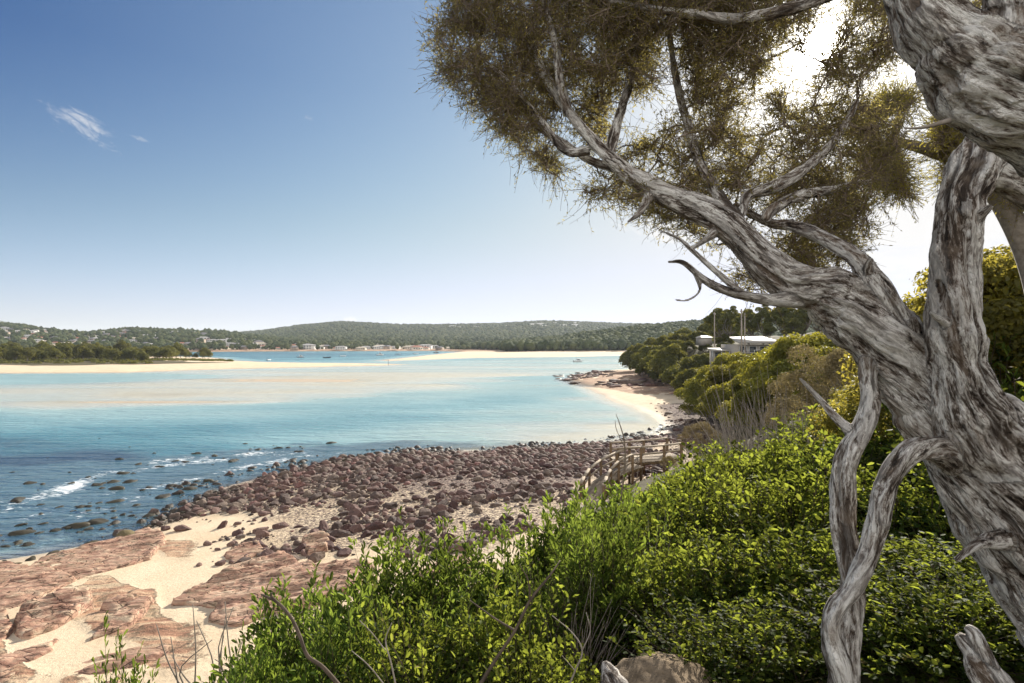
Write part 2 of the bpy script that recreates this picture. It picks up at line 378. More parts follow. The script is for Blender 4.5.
LAYERS = [ # distance, width near side, skyline in photo pixels, px height of trees
    (6500, 900, [(-400,318),(-60,319),(0,320.5),(14,323),(30,330),(60,344)], 1),
    (1500, 420, [(-500,330),(-100,325),(0,327),(20,328.5),(40,331),(60,333.5),(90,335.5),(105,334),(130,332),(180,334),(220,336),(250,339),(275,342),(330,346)], 4),
    (3200, 1100, [(120,346),(200,341),(230,336),(262,333.5),(300,328),(340,324.5),(362,325.5),(400,328),(430,328),(500,326.5),(540,324),(600,325.5),(660,328),(720,332),(800,336),(1100,340)], 2),
    (980, 230, [(420,352),(455,349),(480,348),(520,345),(560,342),(600,337),(640,332),(690,328),(740,324),(800,320),(1100,316)], 7),
]
def height(x, y, detail=True):
    x = np.asarray(x, float); y = np.asarray(y, float)
    sm = sdf(x, y, MAIN); ss = sdf(x, y, SPIT); sb = sdf(x, y, BLUFF)
    wob = fbm(xy3(x, y, 0.12), 3, 3)*1.2*sst(np.hypot(x, y), 10, 40)
    near = y < 330
    sm = sm+np.where(near, wob, wob*3); ss = ss+wob*4
    off = np.maximum(sm, ss); dep = depth_at(x, y)
    stk = fbm(np.stack([x*.014, y*.12, x*0], 1), 4, 77)
    dep = dep+np.where(dep < .6, .45*stk*sst(dep, -.1, .25), .35*stk*(dep > 0))
    dep = np.minimum(dep, np.where(near, np.where(x < -14, 0.34, 0.14), 0.07)*np.maximum(-off, 0))
    h = -dep
    hm = np.where(near, 1.9*(1-np.exp(-np.maximum(sm, 0)/13)), 2.4*(1-np.exp(-np.maximum(sm, 0)/30)))
    # rock reef level near the left corner
    hs = 1.7*(1-np.exp(-np.maximum(ss, 0)/22))+0.7*np.maximum(fbm(xy3(x, y, 0.06), 3, 5), 0)*sst(ss, 25, 60)
    h = np.where(sm > 0, hm, h); h = np.where((ss > 0), hs, h)
    w = 18-5*sst(y, 45, 70)-3*sst(y, 70, 110)
    t = np.clip(sb/w, 0, 1)
    bl = 8.6*t**0.92+0.11*np.clip(sb-w, 0, 140)
    bl = bl+(fbm(xy3(x, y, 0.22), 4, 9)*0.9*np.clip(sb/6, 0, 1))*sst(np.hypot(x, y), 3, 12)
    h = np.where(sb > 0, h+bl, h)
    inland = sst(sm, 20, 220)*(y > 560)
    for D, W, sky, tp in LAYERS:
        s = np.array(sky, float); X = (s[:, 0]-512)/F*D; Z = EYE+(HZ-s[:, 1])/F*D
        cz = np.interp(x/np.maximum(y, 1)*D, X, Z)
        g = np.exp(-(np.minimum(y-D, 0)/W)**2)*np.where(y > D, np.exp(-((y-D)/(W*2.5))**2), 1)
        n = 1+0.10*fbm(xy3(x, y, 0.006*1500/D*1.5), 4, 21)*(1-0.6*g)
        h = np.where(inland > 0, np.maximum(h, 2.2+(cz-2.2)*g*inland*n), h)
    if detail:
        rr = np.hypot(x, y)
        rock = rock_mask(x, y)
        h = h+rock*(0.22*fbm(xy3(x, y, 0.9), 4, 31)+0.05)*np.where(rr < 120, 1, 0)
        h = h+0.03*fbm(xy3(x, y, 0.35), 3, 33)*((sm > 0) & (rr < 300))
    return h

ROCKY = [(-60,12),(-45,20),(-30,30),(-24,35),(-19,33.5),(-16,27),(-13,22.5),(-11,19),(-9.5,13),(-30,4)]   # rock platform at left
REEF = [(-70,30),(-36,31),(-24,36),(-20,40),(-17,46),(-13,54),(-2,61),(8,64),(4,67),(-12,65.5),(-22,61),(-30,50),(-45,44),(-80,44)]
PROM = [(12,188),(18,165),(23,152),(26,140),(28,128),(33,122),(42,124),(50,170),(52,225),(34,240),(20,215)]
BF = [(-20,38),(-24,41),(-26,46),(-24,52),(-20,58),(-14,63),(-9,64.5),(-1,64.8),(9,68.5),(15,72),(20,76),(25,84),(24,76),(19,66),(15,58),(11,50),(6.5,43),(2.5,37),(-1.8,33),(-6,29.8),(-9.5,27.5),(-12,28.3),(-14,31),(-14.5,34.5),(-18,37.5)]
def rock_mask(x, y):
    a = sst(sdf(x, y, ROCKY), -2.2, 1.5); b = sst(sdf(x, y, REEF), -1.5, 1.5); c = sst(sdf(x, y, PROM), -3, 3)
    n = fbm(xy3(x, y, 0.45), 3, 41)
    ridg = fbm(np.stack([(x*0.83-y*0.55)*0.12, (x*0.55+y*0.83)*0.5, x*0], 1), 3, 43)
    a = a*sst(ridg+0.5*n, -0.02, 0.30)
    b = b*sst(n, -0.25, 0.15)
    return np.clip(np.maximum(np.maximum(a, b), c*sst(n, -0.55, -0.25)), 0, 1)

def H1(x, y): return float(height(np.array([x]), np.array([y]))[0])
def Hn(x, y): return height(np.asarray(x, float), np.asarray(y, float))
def on_ground(px, Y, lift=0.0):
    x = (px-512)/F*Y; return np.array([x, Y, H1(x, Y)+lift])
def hit(px, py, y0=2.0, y1=700.0):
    """where the line of sight through a photo pixel meets the ground"""
    Y = np.geomspace(y0, y1, 500); x = (px-512)/F*Y; z = EYE-(py-HZ)/F*Y
    g = Hn(x, Y); k = np.argmax(g > z)
    return np.array([x[k], Y[k], g[k]])

def polar_grid(r0, r1, ratio, da_front, da_back, half=56):
    a = np.concatenate([np.arange(-half, half, da_front), np.arange(half, 360-half, da_back)])
    a = np.radians(a); nr = int(math.log(r1/r0)/math.log(ratio))+1; r = np.geomspace(r0, r1, nr)
    X = np.outer(r, np.sin(a)).ravel(); Y = np.outer(r, np.cos(a)).ravel()
    na = len(a); i = (np.arange(nr-1)*na)[:, None]; j = np.arange(na)[None]; j2 = (j+1) % na
    Fq = np.stack([i+j, i+j2, i+na+j2, i+na+j], -1).reshape(-1, 4)
    return X, Y, Fq[:, ::-1], na

def build_ground():
    X, Y, Fq, na = polar_grid(0.25, 8500, 1.0135, 0.16, 4.0)
    Z = height(X, Y)
    V = np.stack([X, Y, Z], 1)
    c = len(V); V = np.vstack([V, [[0, 0, float(Z[:na].mean())]]])
    j = np.arange(na); F3 = np.stack([np.full(na, c), (j+1) % na, j], 1)
    V4 = V
    sb = sdf(V[:, 0], V[:, 1], BLUFF); ss = sdf(V[:, 0], V[:, 1], SPIT)
    veg = sst(sb+2.0*fbm(xy3(V[:, 0], V[:, 1], 0.3), 3, 51), -0.5, 2.0)
    veg = np.maximum(veg, sst(V[:, 2], 3.0, 6.0)*(V[:, 1] > 500))
    veg = np.maximum(veg, sst(ss+8*fbm(xy3(V[:, 0], V[:, 1], 0.05), 3, 52), 44, 56)*(V[:, 0] < -125))
    rock = rock_mask(V[:, 0], V[:, 1])
    farshore = (V[:, 1] > 740)*(V[:, 2] < 3.0)*(V[:, 0] < -20); rock = np.maximum(rock, farshore)
    PEB = [(-16,40),(-6,36),(3,38),(12,48),(16,60),(19,72),(24,88),(29,92),(31,80),(24,58),(16,46),(8,36),(-4,28),(-14,34)]
    peb = sst(sdf(V[:, 0], V[:, 1], PEB)+2*fbm(xy3(V[:, 0], V[:, 1], 0.25), 3, 53), -1, 1.5)
    bed = sst(sdf(V[:, 0], V[:, 1], BF), 0, 4)*sst(V[:, 1]+.6*V[:, 0], 34, 44)
    cove = sst(sdf(V[:, 0], V[:, 1], [(22,80),(25,92),(27,108),(32,106),(34,92),(31,78),(27,66),(20,68)]), -1, 1.5); bed = np.maximum(bed, cove)
    peb = np.maximum(np.maximum(peb, cove), sst(sdf(V[:, 0], V[:, 1], BF), -.5, 2))
    hummock = (V[:, 1] > 560).astype(float)
    t = NT('ground_sand_rock_soil'); p = t.wpos()
    h = t.node('ShaderNodeSeparateXYZ'); t.L.new(t.wpos(), h.inputs[0]); z = h.outputs[2]
    n1 = t.noise(p, 0.35, 6, 0.6); n2 = t.noise(p, 6.0, 5, 0.65); n3 = t.noise(p, 40, 3, 0.6)
    sand = t.ramp(n1, [(0.3, (0.56, 0.43, 0.28)), (0.7, (0.66, 0.54, 0.38))])
    sand = t.mix(t.mapr(n2, 0.4, 0.75, 0, 0.35), sand, (0.42, 0.31, 0.21))
    wet = t.math('MULTIPLY', t.mapr(t.math('ADD', z, t.math('MULTIPLY', n1, 0.25)), 0.12, 0.55, 1, 0), t.mapr(z, -.06, .03, 0.15, 1))
    sand = t.mix(t.math('MULTIPLY', wet, 0.55), sand, (0.36, 0.28, 0.20))
    # red-brown sandstone with crusts
    ps = t.node('ShaderNodeMapping', {'Rotation': (0, 0, math.radians(-34)), 'Scale': (0.25, 1.3, 1.0)}); t.L.new(t.wpos(), ps.inputs[0])
    r1 = t.noise(ps.outputs[0], 1.1, 7, 0.62, 0.4); r2 = t.noise(p, 3.0, 6, 0.7)
    rockc = t.ramp(r1, [(0.30, (0.11, 0.07, 0.05)), (0.42, (0.30, 0.16, 0.10)), (0.52, (0.46, 0.29, 0.18)), (0.60, (0.52, 0.39, 0.26)), (0.72, (0.28, 0.22, 0.13))])
    rockc = t.mix(t.mapr(r2, 0.55, 0.75, 0, 0.6), rockc, (0.10, 0.085, 0.06))
    vc = t.node('ShaderNodeTexVoronoi', {'Scale': 0.9}, feature='DISTANCE_TO_EDGE'); t.L.new(ps.outputs[0], vc.inputs['Vector'])
    crk = t.math('MULTIPLY', t.mapr(vc.outputs['Distance'], 0, 0.05, 1, 0), t.mapr(n2, .4, .6)); rockc = t.mix(crk, rockc, (0.06, 0.045, 0.035))
    r4 = t.noise(p, 1.1, 7, 0.75); rockc = t.mix(t.mapr(r4, 0.52, 0.62, 0, 0.75), rockc, (0.12, 0.10, 0.065))
    rockc = t.mix(t.mapr(t.math('ADD', z, t.math('MULTIPLY', r4, .5)), 0.35, 0.95, 0.9, 0), rockc, (0.045, 0.040, 0.028))
    rk = t.mapr(t.math('ADD', t.attr('rock'), t.math('MULTIPLY', t.math('SUBTRACT', r2, 0.5), 0.9)), 0.40, 0.58)
    col = t.mix(rk, sand, rockc)
    vor = t.node('ShaderNodeTexVoronoi', {'Scale': 5.5}); t.L.new(p, vor.inputs['Vector'])
    pebc = t.ramp(vor.outputs['Color'], [(0.2, (0.07, 0.05, 0.042)), (0.6, (0.18, 0.125, 0.10)), (0.9, (0.34, 0.27, 0.21))])
    pb = t.math('MULTIPLY', t.attr('peb'), t.mapr(t.math('ADD', n2, t.math('MULTIPLY', t.attr('bed'), .22)), 0.42, 0.55))
    col = t.mix(pb, col, pebc)
    soil = t.ramp(n2, [(0.3, (0.045, 0.040, 0.022)), (0.55, (0.09, 0.075, 0.035)), (0.75, (0.14, 0.12, 0.05))])
    green = t.ramp(t.noise(p, 0.05, 8, 0.7), [(0.35, (0.035, 0.05, 0.02)), (0.65, (0.085, 0.095, 0.035))])
    soil = t.mix(t.attr('far'), soil, green)
    vg = t.mapr(t.math('ADD', t.attr('veg'), t.math('MULTIPLY', t.math('SUBTRACT', n2, 0.5), 0.8)), 0.4, 0.6)
    col = t.mix(vg, col, soil)
    hsum = t.math('ADD', t.math('MULTIPLY', n2, 0.6), t.math('MULTIPLY', n3, 0.25))
    hsum = t.math('ADD', hsum, t.math('MULTIPLY', t.math('MULTIPLY', rk, t.math('ADD', r1, r2)), 1.2))
    hsum = t.math('ADD', hsum, t.math('MULTIPLY', pb, t.math('MULTIPLY', vor.outputs['Distance'], -1.5)))
    bmp = t.bump(hsum, 0.7, 0.12)
    rough = t.mapr(wet, 0, 1, 0.95, 0.45)
    m = t.done(t.pbr(col, rough, bmp, 0.25))
    me = mk_mesh('ground', V4, [Fq, F3], m, {'veg': veg, 'rock': rock, 'peb': peb, 'bed': bed, 'far': hummock}, True)
    tag(add('ground', me), kind='structure')

FOAM = [  # photo lines of breaking water at the left, as (px, py, weight)
    [(-20,522,.7),(20,506,.7),(45,497,.8),(70,487,1.1),(82,481,.9),(105,473,.7),(150,468,.6),(200,462,.7),(240,460,.6)],
    [(60,520,.5),(110,505,.55),(150,490,.65),(200,477,.7),(240,468,.75),(290,459,.75),(340,452,.6)],
    [(-20,505,.6),(0,502,.6),(30,500,.8),(60,492,1)],
    [(100,472,.6),(150,462,.8),(190,458,1),(230,455,1),(262,453,.9),(300,452,.5)],
    [(0,515,.7),(25,508,.7),(40,503,.6)],
    [(120,474,.5),(160,466,.75),(200,461,.85),(240,457,.85),(280,454,.7),(320,452,.5)],
    [(-10,528,.5),(20,520,.6),(60,508,.5),(110,492,.5)],
    [(560,447,.4),(600,444,.5),(640,438,.7),(655,432,1),(662,424,1.1),(655,415,1.0),(640,405,.9),(622,397,.6)]]
def build_water():
    X, Y, Fq, na = polar_grid(14.0, 8400, 1.0135, 0.16, 4.0)
    hb = height(X, Y); d = np.maximum(-hb, 0)
    keep = (hb < 1.0)
    foam = np.zeros_like(X)
    for ln in FOAM:
        a = np.array(ln, float); Yl = EYE*F/(a[:, 1]-HZ); Xl = (a[:, 0]-512)/F*Yl
        for i in range(len(a)-1):
            e = np.array([Xl[i+1]-Xl[i], Yl[i+1]-Yl[i]]); wx = X-Xl[i]; wy = Y-Yl[i]
            t_ = np.clip((wx*e[0]+wy*e[1])/(e@e), 0, 1); dd = np.hypot(wx-e[0]*t_, wy-e[1]*t_)
            wgt = a[i, 2]*(1-t_)+a[i+1, 2]*t_
            wid = 1.5 if Yl[i] < 65 else 0.7
            if ln is FOAM[-1]: wid = 0.45
            foam = np.maximum(foam, wgt*np.exp(-(dd/wid)**2))
    # lace of foam among the rocks
    foam = np.maximum(foam, 0.42*sst(sdf(X, Y, REEF), -2, 2)*(d > 0.05)*sst(X, -30, -18))
    reef = sst(sdf(X, Y, [(-80,34),(-40,33),(-26,36),(-20,40),(-17,48),(-10,60),(6,66.5),(-14,68),(-24,66),(-34,60),(-48,54),(-90,52)]), -8, 4.0)
    V = np.stack([X, Y, np.zeros_like(X)], 1)
    kf = keep[Fq].any(1); Fq = Fq[kf]
    used = np.unique(Fq); mp = np.full(len(V), -1); mp[used] = np.arange(len(used)); Fq = mp[Fq]
    t = NT('sea_water'); p = t.wpos(); dep = t.attr('depth')
    w1 = t.noise(t.wpos((0.55, 1.0, 1)), 1.6, 5, 0.6, 0.3); w2 = t.noise(t.wpos((0.35, 0.8, 1)), 0.22, 3, 0.5, 0.3)
    patch = t.noise(t.wpos((0.4, 1.0, 1)), 0.05, 5, 0.6, 0.5)
    dv = t.math('ADD', dep, t.math('MULTIPLY', t.math('MULTIPLY', t.math('SUBTRACT', patch, 0.5), 1.1), t.mapr(dep, 0.1, 1.0)))
    dn = t.math('DIVIDE', dv, 3.0, True)
    col = t.ramp(dn, [(0.0, (0.74, 0.79, 0.78)), (0.07, (0.62, 0.71, 0.70)), (0.18, (0.37, 0.54, 0.53)), (0.36, (0.195, 0.365, 0.385)), (0.56, (0.065, 0.21, 0.25)), (0.80, (0.008, 0.040, 0.075))])
    rf = t.mapr(t.math('ADD', t.attr('reef'), t.math('MULTIPLY', t.math('SUBTRACT', t.noise(t.wpos((.5, 1, 1)), .35, 5, .65), .5), 1.3)), .3, .7); col = t.mix(rf, col, (0.060, 0.125, 0.155))
    op = t.math('SUBTRACT', 1.0, t.math('EXPONENT', t.math('MULTIPLY', dep, -2.0)))
    w3 = t.noise(t.wpos((0.3, 1.0, 1)), 0.7, 4, 0.6, 0.4)
    bh = t.math('ADD', t.math('MULTIPLY', w1, 0.45), t.math('ADD', w2, t.math('MULTIPLY', w3, 2.0)))
    nrm = t.bump(bh, 1.0, 0.75)
    dif = t.node('ShaderNodeBsdfDiffuse', {'Color': col}); t.L.new(t.bump(bh, 1.0, .45), dif.inputs['Normal'])
    trp = t.node('ShaderNodeBsdfTransparent', {'Color': (0.93, 0.98, 0.97, 1)})
    body = t.node('ShaderNodeMixShader'); t.L.new(op, body.inputs[0]); t.L.new(trp.outputs[0], body.inputs[1]); t.L.new(dif.outputs[0], body.inputs[2])
    fr = t.node('ShaderNodeFresnel', {'IOR': 1.33}); t.L.new(nrm, fr.inputs['Normal'])
    gl = t.node('ShaderNodeBsdfGlossy', {'Color': (1, 1, 1, 1), 'Roughness': 0.16}); t.L.new(t.bump(bh, 1.0, 0.22), gl.inputs['Normal'])
    surf = t.node('ShaderNodeMixShader'); t.L.new(t.math('MULTIPLY', fr.outputs[0], 0.38), surf.inputs[0]); t.L.new(body.outputs[0], surf.inputs[1]); t.L.new(gl.outputs[0], surf.inputs[2])
    fn = t.noise(t.wpos((0.7, 1.6, 1)), 1.7, 6, 0.7, 0.8)
    fl = t.noise(t.wpos(), .22, 4, .6)
    ff = t.mapr(t.math('ADD', t.math('MULTIPLY', t.attr('foam'), t.mapr(fl, .36, .58, .25, .88)), t.math('MULTIPLY', t.math('SUBTRACT', fn, 0.5), 2.6)), 0.48, 0.95)
    fo = t.node('ShaderNodeBsdfDiffuse', {'Color': (0.80, 0.82, 0.82, 1)})
    fin = t.node('ShaderNodeMixShader'); t.L.new(t.math('MULTIPLY', ff, 0.9), fin.inputs[0]); t.L.new(surf.outputs[0], fin.inputs[1]); t.L.new(fo.outputs[0], fin.inputs[2])
    m = t.done(fin.outputs[0])
    me = mk_mesh('water', V[used], Fq, m, {'depth': d[used], 'foam': foam[used], 'reef': reef[used]}, True)
    tag(add('water', me), kind='structure')
build_ground(); build_water()

# ------------------------------------------------------------------ leaves and foliage
def leaf_geo(pos, dr, nr, L, W, fine=False, fold=0.25, curl=0.12):
    dr = dr/(np.linalg.norm(dr, axis=1)[:, None]+1e-9)
    sd = np.cross(dr, nr); sd /= np.linalg.norm(sd, axis=1)[:, None]+1e-9; up = np.cross(sd, dr)
    L = L[:, None]; W = W[:, None]; n = len(pos)
    if fine:
        V = np.stack([pos, pos+dr*L*.30+sd*W*.42+up*W*fold, pos+dr*L*.72+sd*W*.44+up*(W*fold-L*curl*.5), pos+dr*L-up*L*curl,
                      pos+dr*L*.72-sd*W*.44+up*(W*fold-L*curl*.5), pos+dr*L*.30-sd*W*.42+up*W*fold], 1).reshape(-1, 3)
        b = np.arange(n)[:, None]*6
        return V, np.vstack([b+np.array([[0, 1, 2, 3]]), b+np.array([[0, 3, 4, 5]])]), 6
    V = np.stack([pos, pos+dr*L*.5+sd*W*.5+up*W*fold, pos+dr*L, pos+dr*L*.5-sd*W*.5+up*W*fold], 1).reshape(-1, 3)
    return V, (np.arange(n)[:, None]*4+np.array([[0, 1, 2, 3]])), 4

def unit(v): return v/(np.linalg.norm(v, axis=-1)[..., None]+1e-9)

def shrub_mesh(name, h, rad, ntips, leafL, leafW, nleaf, seed, mleaf, mstem, up=0.55, fine=True, bare=0.0, stem_r=0.006, dome=0.75, tail=0.45, flop=0.6):
    g = np.random.default_rng(seed)
    # tips fill a lumpy dome
    u = g.normal(size=(ntips, 3)); u[:, 2] = np.abs(u[:, 2])+0.15; u = unit(u)
    rr = (g.uniform(0.35, 1.0, ntips)**0.45)[:, None]
    lump = 1+0.40*vnoise(u*2.3+seed, seed)[:, None]+0.15*g.normal(size=(ntips, 1))*(g.random((ntips, 1)) < .3)
    tip = u*rr*lump*np.array([rad, rad, h*dome]); tip[:, 2] += h*(1-dome)*0.9
    base = np.zeros((ntips, 3)); base[:, :2] = g.normal(size=(ntips, 2))*rad*0.13
    base[:, 2] = -0.25
    mid = base*0.5+tip*0.5; mid[:, :2] = base[:, :2]+(tip[:, :2]-base[:, :2])*0.30; mid += g.normal(size=mid.shape)*rad*0.07
    K = 9; t = np.linspace(0, 1, K)[None, :, None]
    P = base[:, None]*(1-t)**2+2*mid[:, None]*t*(1-t)+tip[:, None]*t*t
    P += np.cumsum(g.normal(size=P.shape), axis=1)*rad*0.006
    r = stem_r*(1.0-0.72*t[..., 0])*g.uniform(0.6, 1.3, (ntips, 1))
    SV, SF = tubes(P, r, 4, seed)
    # side shoots near the ends
    stems = mk_mesh(name+'_stems', SV, SF, mstem, None, True)
    sel = np.where(g.random(ntips) > bare)[0]
    Pl = P[sel]; n = len(sel)
    tt = 1-tail*(g.random((n, nleaf))**1.3); idx = tt*(K-1); i0 = np.minimum(idx.astype(int), K-2); f = (idx-i0)[..., None]
    rows = np.arange(n)[:, None]
    pos = Pl[rows, i0]*(1-f)+Pl[rows, i0+1]*f; tan = unit(Pl[rows, i0+1]-Pl[rows, i0])
    spread = g.normal(size=pos.shape); spread = unit(spread-tan*(spread*tan).sum(-1, keepdims=True))
    tan2 = unit(tan+np.array([0, 0, 0.5]))
    dr = unit(spread*(1-up)+tan2*up+g.normal(size=pos.shape)*0.12)
    pos = pos+spread*g.uniform(0, 0.05, (n, nleaf, 1))*rad*0.8
    pos = pos.reshape(-1, 3); dr = dr.reshape(-1, 3); N = len(pos)
    nr = unit(np.cross(np.cross(dr, np.array([[0, 0, 1.0]])), dr)+g.normal(size=(N, 3))*flop)
    s = g.uniform(0.6, 1.15, N)
    LV, LF, k = leaf_geo(pos, dr, nr, leafL*s, leafW*s*g.uniform(.85, 1.15, N), fine)
    tone = .5+.75*fbm(pos*3.2+seed, 3, seed+3)+.30*np.repeat(g.normal(size=n), nleaf)*.6+g.normal(size=N)*.16; tone = np.where(g.random(N) < .02, .97, np.clip(tone, 0, .86))
    leaves = mk_mesh(name+'_foliage', LV, LF, mleaf, {'rnd': np.repeat(tone, k)})
    return leaves, stems

def crown_mesh(name, lobes, n, size, seed, m, under=0.35, jitter=0.16):
    """foliage as many leaf clumps over and inside the lobes; lobes rows (x,y,z,rx,ry,rz)"""
    g = np.random.default_rng(seed); lobes = np.array(lobes, float)
    wt = (lobes[:, 3]*lobes[:, 4]+lobes[:, 3]*lobes[:, 5]*1.2); wt /= wt.sum()
    k = g.choice(len(lobes), n, p=wt); u = unit(g.normal(size=(n, 3)))
    lo = u[:, 2] < -0.25; u[lo & (g.random(n) > under), 2] *= -1
    rr = 1-np.abs(g.normal(size=n))*jitter; rr = rr*(1+0.18*vnoise(u*3.1+k[:, None]*3.7, seed)+0.10*vnoise(u*8+k[:, None], seed+1))
    c = lobes[k, :3]; pos = c+u*rr[:, None]*lobes[k, 3:]
    nr = unit(u+g.normal(size=(n, 3))*0.55); dr = unit(np.cross(nr, g.normal(size=(n, 3))))
    s = size*g.uniform(0.5, 1.4, n)
    V, Fq, kk = leaf_geo(pos-dr*s[:, None]*0.5, dr, nr, s, s*g.uniform(0.35, 0.7, n), False, 0.3)
    # tone varies by clump so crowns show light and dark masses
    tone = np.clip(0.45+0.35*vnoise(pos/np.mean(lobes[:, 3])*1.6, seed+5)+g.normal(size=n)*0.14, 0, 0.84)
    return mk_mesh(name, V, Fq, m, {'rnd': np.repeat(tone, kk)})

def dome_lobes(g, n, R, Hh, z0, r, flat=0.75):
    out = []
    for i in range(n):
        a = g.uniform(0, 2*math.pi); q = math.sqrt(g.random()); x = R*q*math.cos(a); y = R*q*math.sin(a)
        z = z0+(Hh-z0)*(1-q*q*0.8)*g.uniform(0.8, 1.0)-r*flat*0.6
        s = r*g.uniform(0.7, 1.25); out.append((x, y, z, s, s, s*flat))
    return out

def trunk_mesh(name, lobes, base_r, seed, m, lean=0.2, k=8, bz=-1.5):
    g = np.random.default_rng(seed); mb = MB(); lob = np.array(lobes)
    fork = np.array([g.normal()*lean, g.normal()*lean, lob[:, 2].min()*0.55])
    mb.tube(spline([(0, 0, bz, base_r*1.3), (fork[0]*.3, fork[1]*.3, fork[2]*.5, base_r), (*fork, base_r*.8)], 8)[:, :3], [base_r*1.3]*2+[base_r]*6, 8)
    for i in g.permutation(len(lob))[:k]:
        e = lob[i, :3]; mdl = (fork+e)/2+g.normal(size=3)*0.12*np.linalg.norm(e-fork); mdl[2] -= 0.1*abs(e[2])
        P = spline([fork, mdl, e], 8); mb.tube(P, np.linspace(base_r*.6, base_r*.15, 8), 6)
    return mb.mesh(name, m, True)

# ------------------------------------------------------------------ far hills: forest and town
def far_hills():
    g = np.random.default_rng(11)
    walls = [NT('house_wall_%d' % i) for i in range(4)]
    wc = [(0.60, 0.54, 0.44), (0.50, 0.48, 0.44), (0.30, 0.23, 0.17), (0.52, 0.44, 0.34)]
    wm = [t.done(t.pbr(c, 0.8)) for t, c in zip(walls, wc)]
    rc = [(0.32, 0.13, 0.08), (0.40, 0.38, 0.36), (0.18, 0.17, 0.17), (0.50, 0.43, 0.33)]
    rm = []
    for i, c in enumerate(rc):
        t = NT('house_roof_%d' % i); n = t.noise(t.coord(), 0.8, 3); rm.append(t.done(t.pbr(t.mix(t.mapr(n, 0.3, 0.7), c, tuple(x*0.8 for x in c)), 0.6)))
    tw = NT('house_window'); wmat = tw.done(tw.pbr((0.03, 0.04, 0.05), 0.1, spec=0.8))
    names = ['terracotta', 'pale metal', 'dark tiled', 'cream tiled']
    protos = []
    for i in range(4):
        L, W, H = [(14, 9, 3.2), (18, 10, 5.6), (13, 9, 5.4), (16, 10, 3.2)][i]
        mb = MB(); mb.box((0, 0, H/2-3), (L, W, H+6), 0, 0)
        o = 0.6; z = H; rz = H+(1.9 if i != 1 else 1.2)
        V = [(-L/2-o, -W/2-o, z), (L/2+o, -W/2-o, z), (L/2+o, W/2+o, z), (-L/2-o, W/2+o, z), (-L/2+W/2-1, 0, rz), (L/2-W/2+1, 0, rz)]
        mb.put(V, [[0, 1, 5, 4], [2, 3, 4, 5]], 1); mb.put(V, [[1, 2, 5], [3, 0, 4]], 1); mb.put(V[:4], [[3, 2, 1, 0]], 1)
        for fl in range(1 if H < 4 else 2):
            for q in (-.34, -.1, .14, .36): mb.box((L*q, -W/2-0.02, 1.5+fl*2.6), (2.0, 0.1, 1.3), 0, 2)
        protos.append(mb.mesh('house', [wm[i], rm[i], wmat]))
    H = []
    def put(n, px0, px1, py0, py1, Y0, Y1, sc_=1.0, kinds=(0, 1, 2, 3)):
        k = 0; tries = 0
        while k < n and tries < n*60:
            tries += 1
            px = g.uniform(px0, px1); Y = g.uniform(Y0, Y1); x = (px-512)/F*Y; z = H1(x, Y); py = HZ-(z+3-EYE)/Y*F
            if not (py0 < py < py1) or z < 1.0: continue
            if any((x-a)**2+(Y-b)**2 < 20**2 for a, b, *_ in H): continue
            H.append((x, Y, z, int(g.choice(kinds)), sc_)); k += 1
    put(150, -20, 135, 328, 347, 900, 1550, .9)
    put(46, 130, 260, 332, 347, 950, 1500, 1.05)
    put(80, 180, 450, 339, 349, 930, 1260, .85, (0, 1, 1, 2, 3))
    put(7, 255, 430, 341, 348, 975, 1080, 1.25, (1, 3, 0))
    put(34, 430, 620, 322, 338, 2300, 3300, 1.9, (1, 1, 3))
    HA = np.array(H)
    for (x, y, z, k, s_) in H:
        o = add('house', protos[k], None, (x, y, z), (0, 0, g.normal()*0.35), s_*g.uniform(0.8, 1.2))
        tag(o, 'small distant %s roofed house in the hillside town across the bay' % names[k], 'house', 'houses of the town across the bay')
    # forest
    ico = bmesh.new(); bmesh.ops.create_icosphere(ico, subdivisions=1, radius=1); iV = np.array([v.co[:] for v in ico.verts]); ico.verts.index_update()
    iF = np.array([[v.index for v in f.verts] for f in ico.faces]); ico.free()
    ico = bmesh.new(); bmesh.ops.create_icosphere(ico, subdivisions=2, radius=1); jV = np.array([v.co[:] for v in ico.verts]); ico.verts.index_update()
    jF = np.array([[v.index for v in f.verts] for f in ico.faces]); ico.free()
    def scatter(n, px0, px1, Y0, Y1, size, dens=None, hi=False, gap=14, minz=2.5):
        px = g.uniform(px0, px1, n); Y = np.sqrt(g.uniform(Y0**2, Y1**2, n)) if Y1 < 5000 else g.uniform(Y0, Y1, n)
        x = (px-512)/F*Y; z = Hn(x, Y); ok = z > minz
        if len(HA):
            for (a, b, _, _, s_) in H:
                ok &= ~((np.abs(x-a*Y/b) < gap*s_*0.85) & (Y > b-45) & (Y < b+8))
        x, Y, z = x[ok], Y[ok], z[ok]; n = len(x); r = size*g.uniform(0.45, 1.35, n)
        bV, bF = (jV, jF) if hi else (iV, iF)
        V = bV[None]*(r[:, None, None]*np.stack([np.ones(n)*0.55, np.ones(n)*0.55, g.uniform(0.7, 1.15, n)*0.6], 1)[:, None])
        V = V*g.uniform(0.68, 1.25, (n, len(bV), 1)); V += np.stack([x, Y, z+r*0.75], 1)[:, None]
        Fc = (bF[None]+(np.arange(n)*len(bV))[:, None, None]).reshape(-1, 3)
        tone = np.repeat(g.random(n)*0.8, len(bV))
        return V.reshape(-1, 3), Fc, tone
    parts = [scatter(19000, -30, 300, 860, 1850, 7.5), scatter(700, 170, 470, 860, 1000, 6, gap=9, minz=1.5), scatter(4200, 160, 460, 950, 1400, 8), scatter(42000, 170, 900, 1500, 3500, 11, gap=14), scatter(15000, 455, 900, 690, 1150, 7.5, hi=True)]
    V = []; Fs = []; T = []; n = 0
    for v, f, t_ in parts: V.append(v); Fs.append(f+n); T.append(t_); n += len(v)
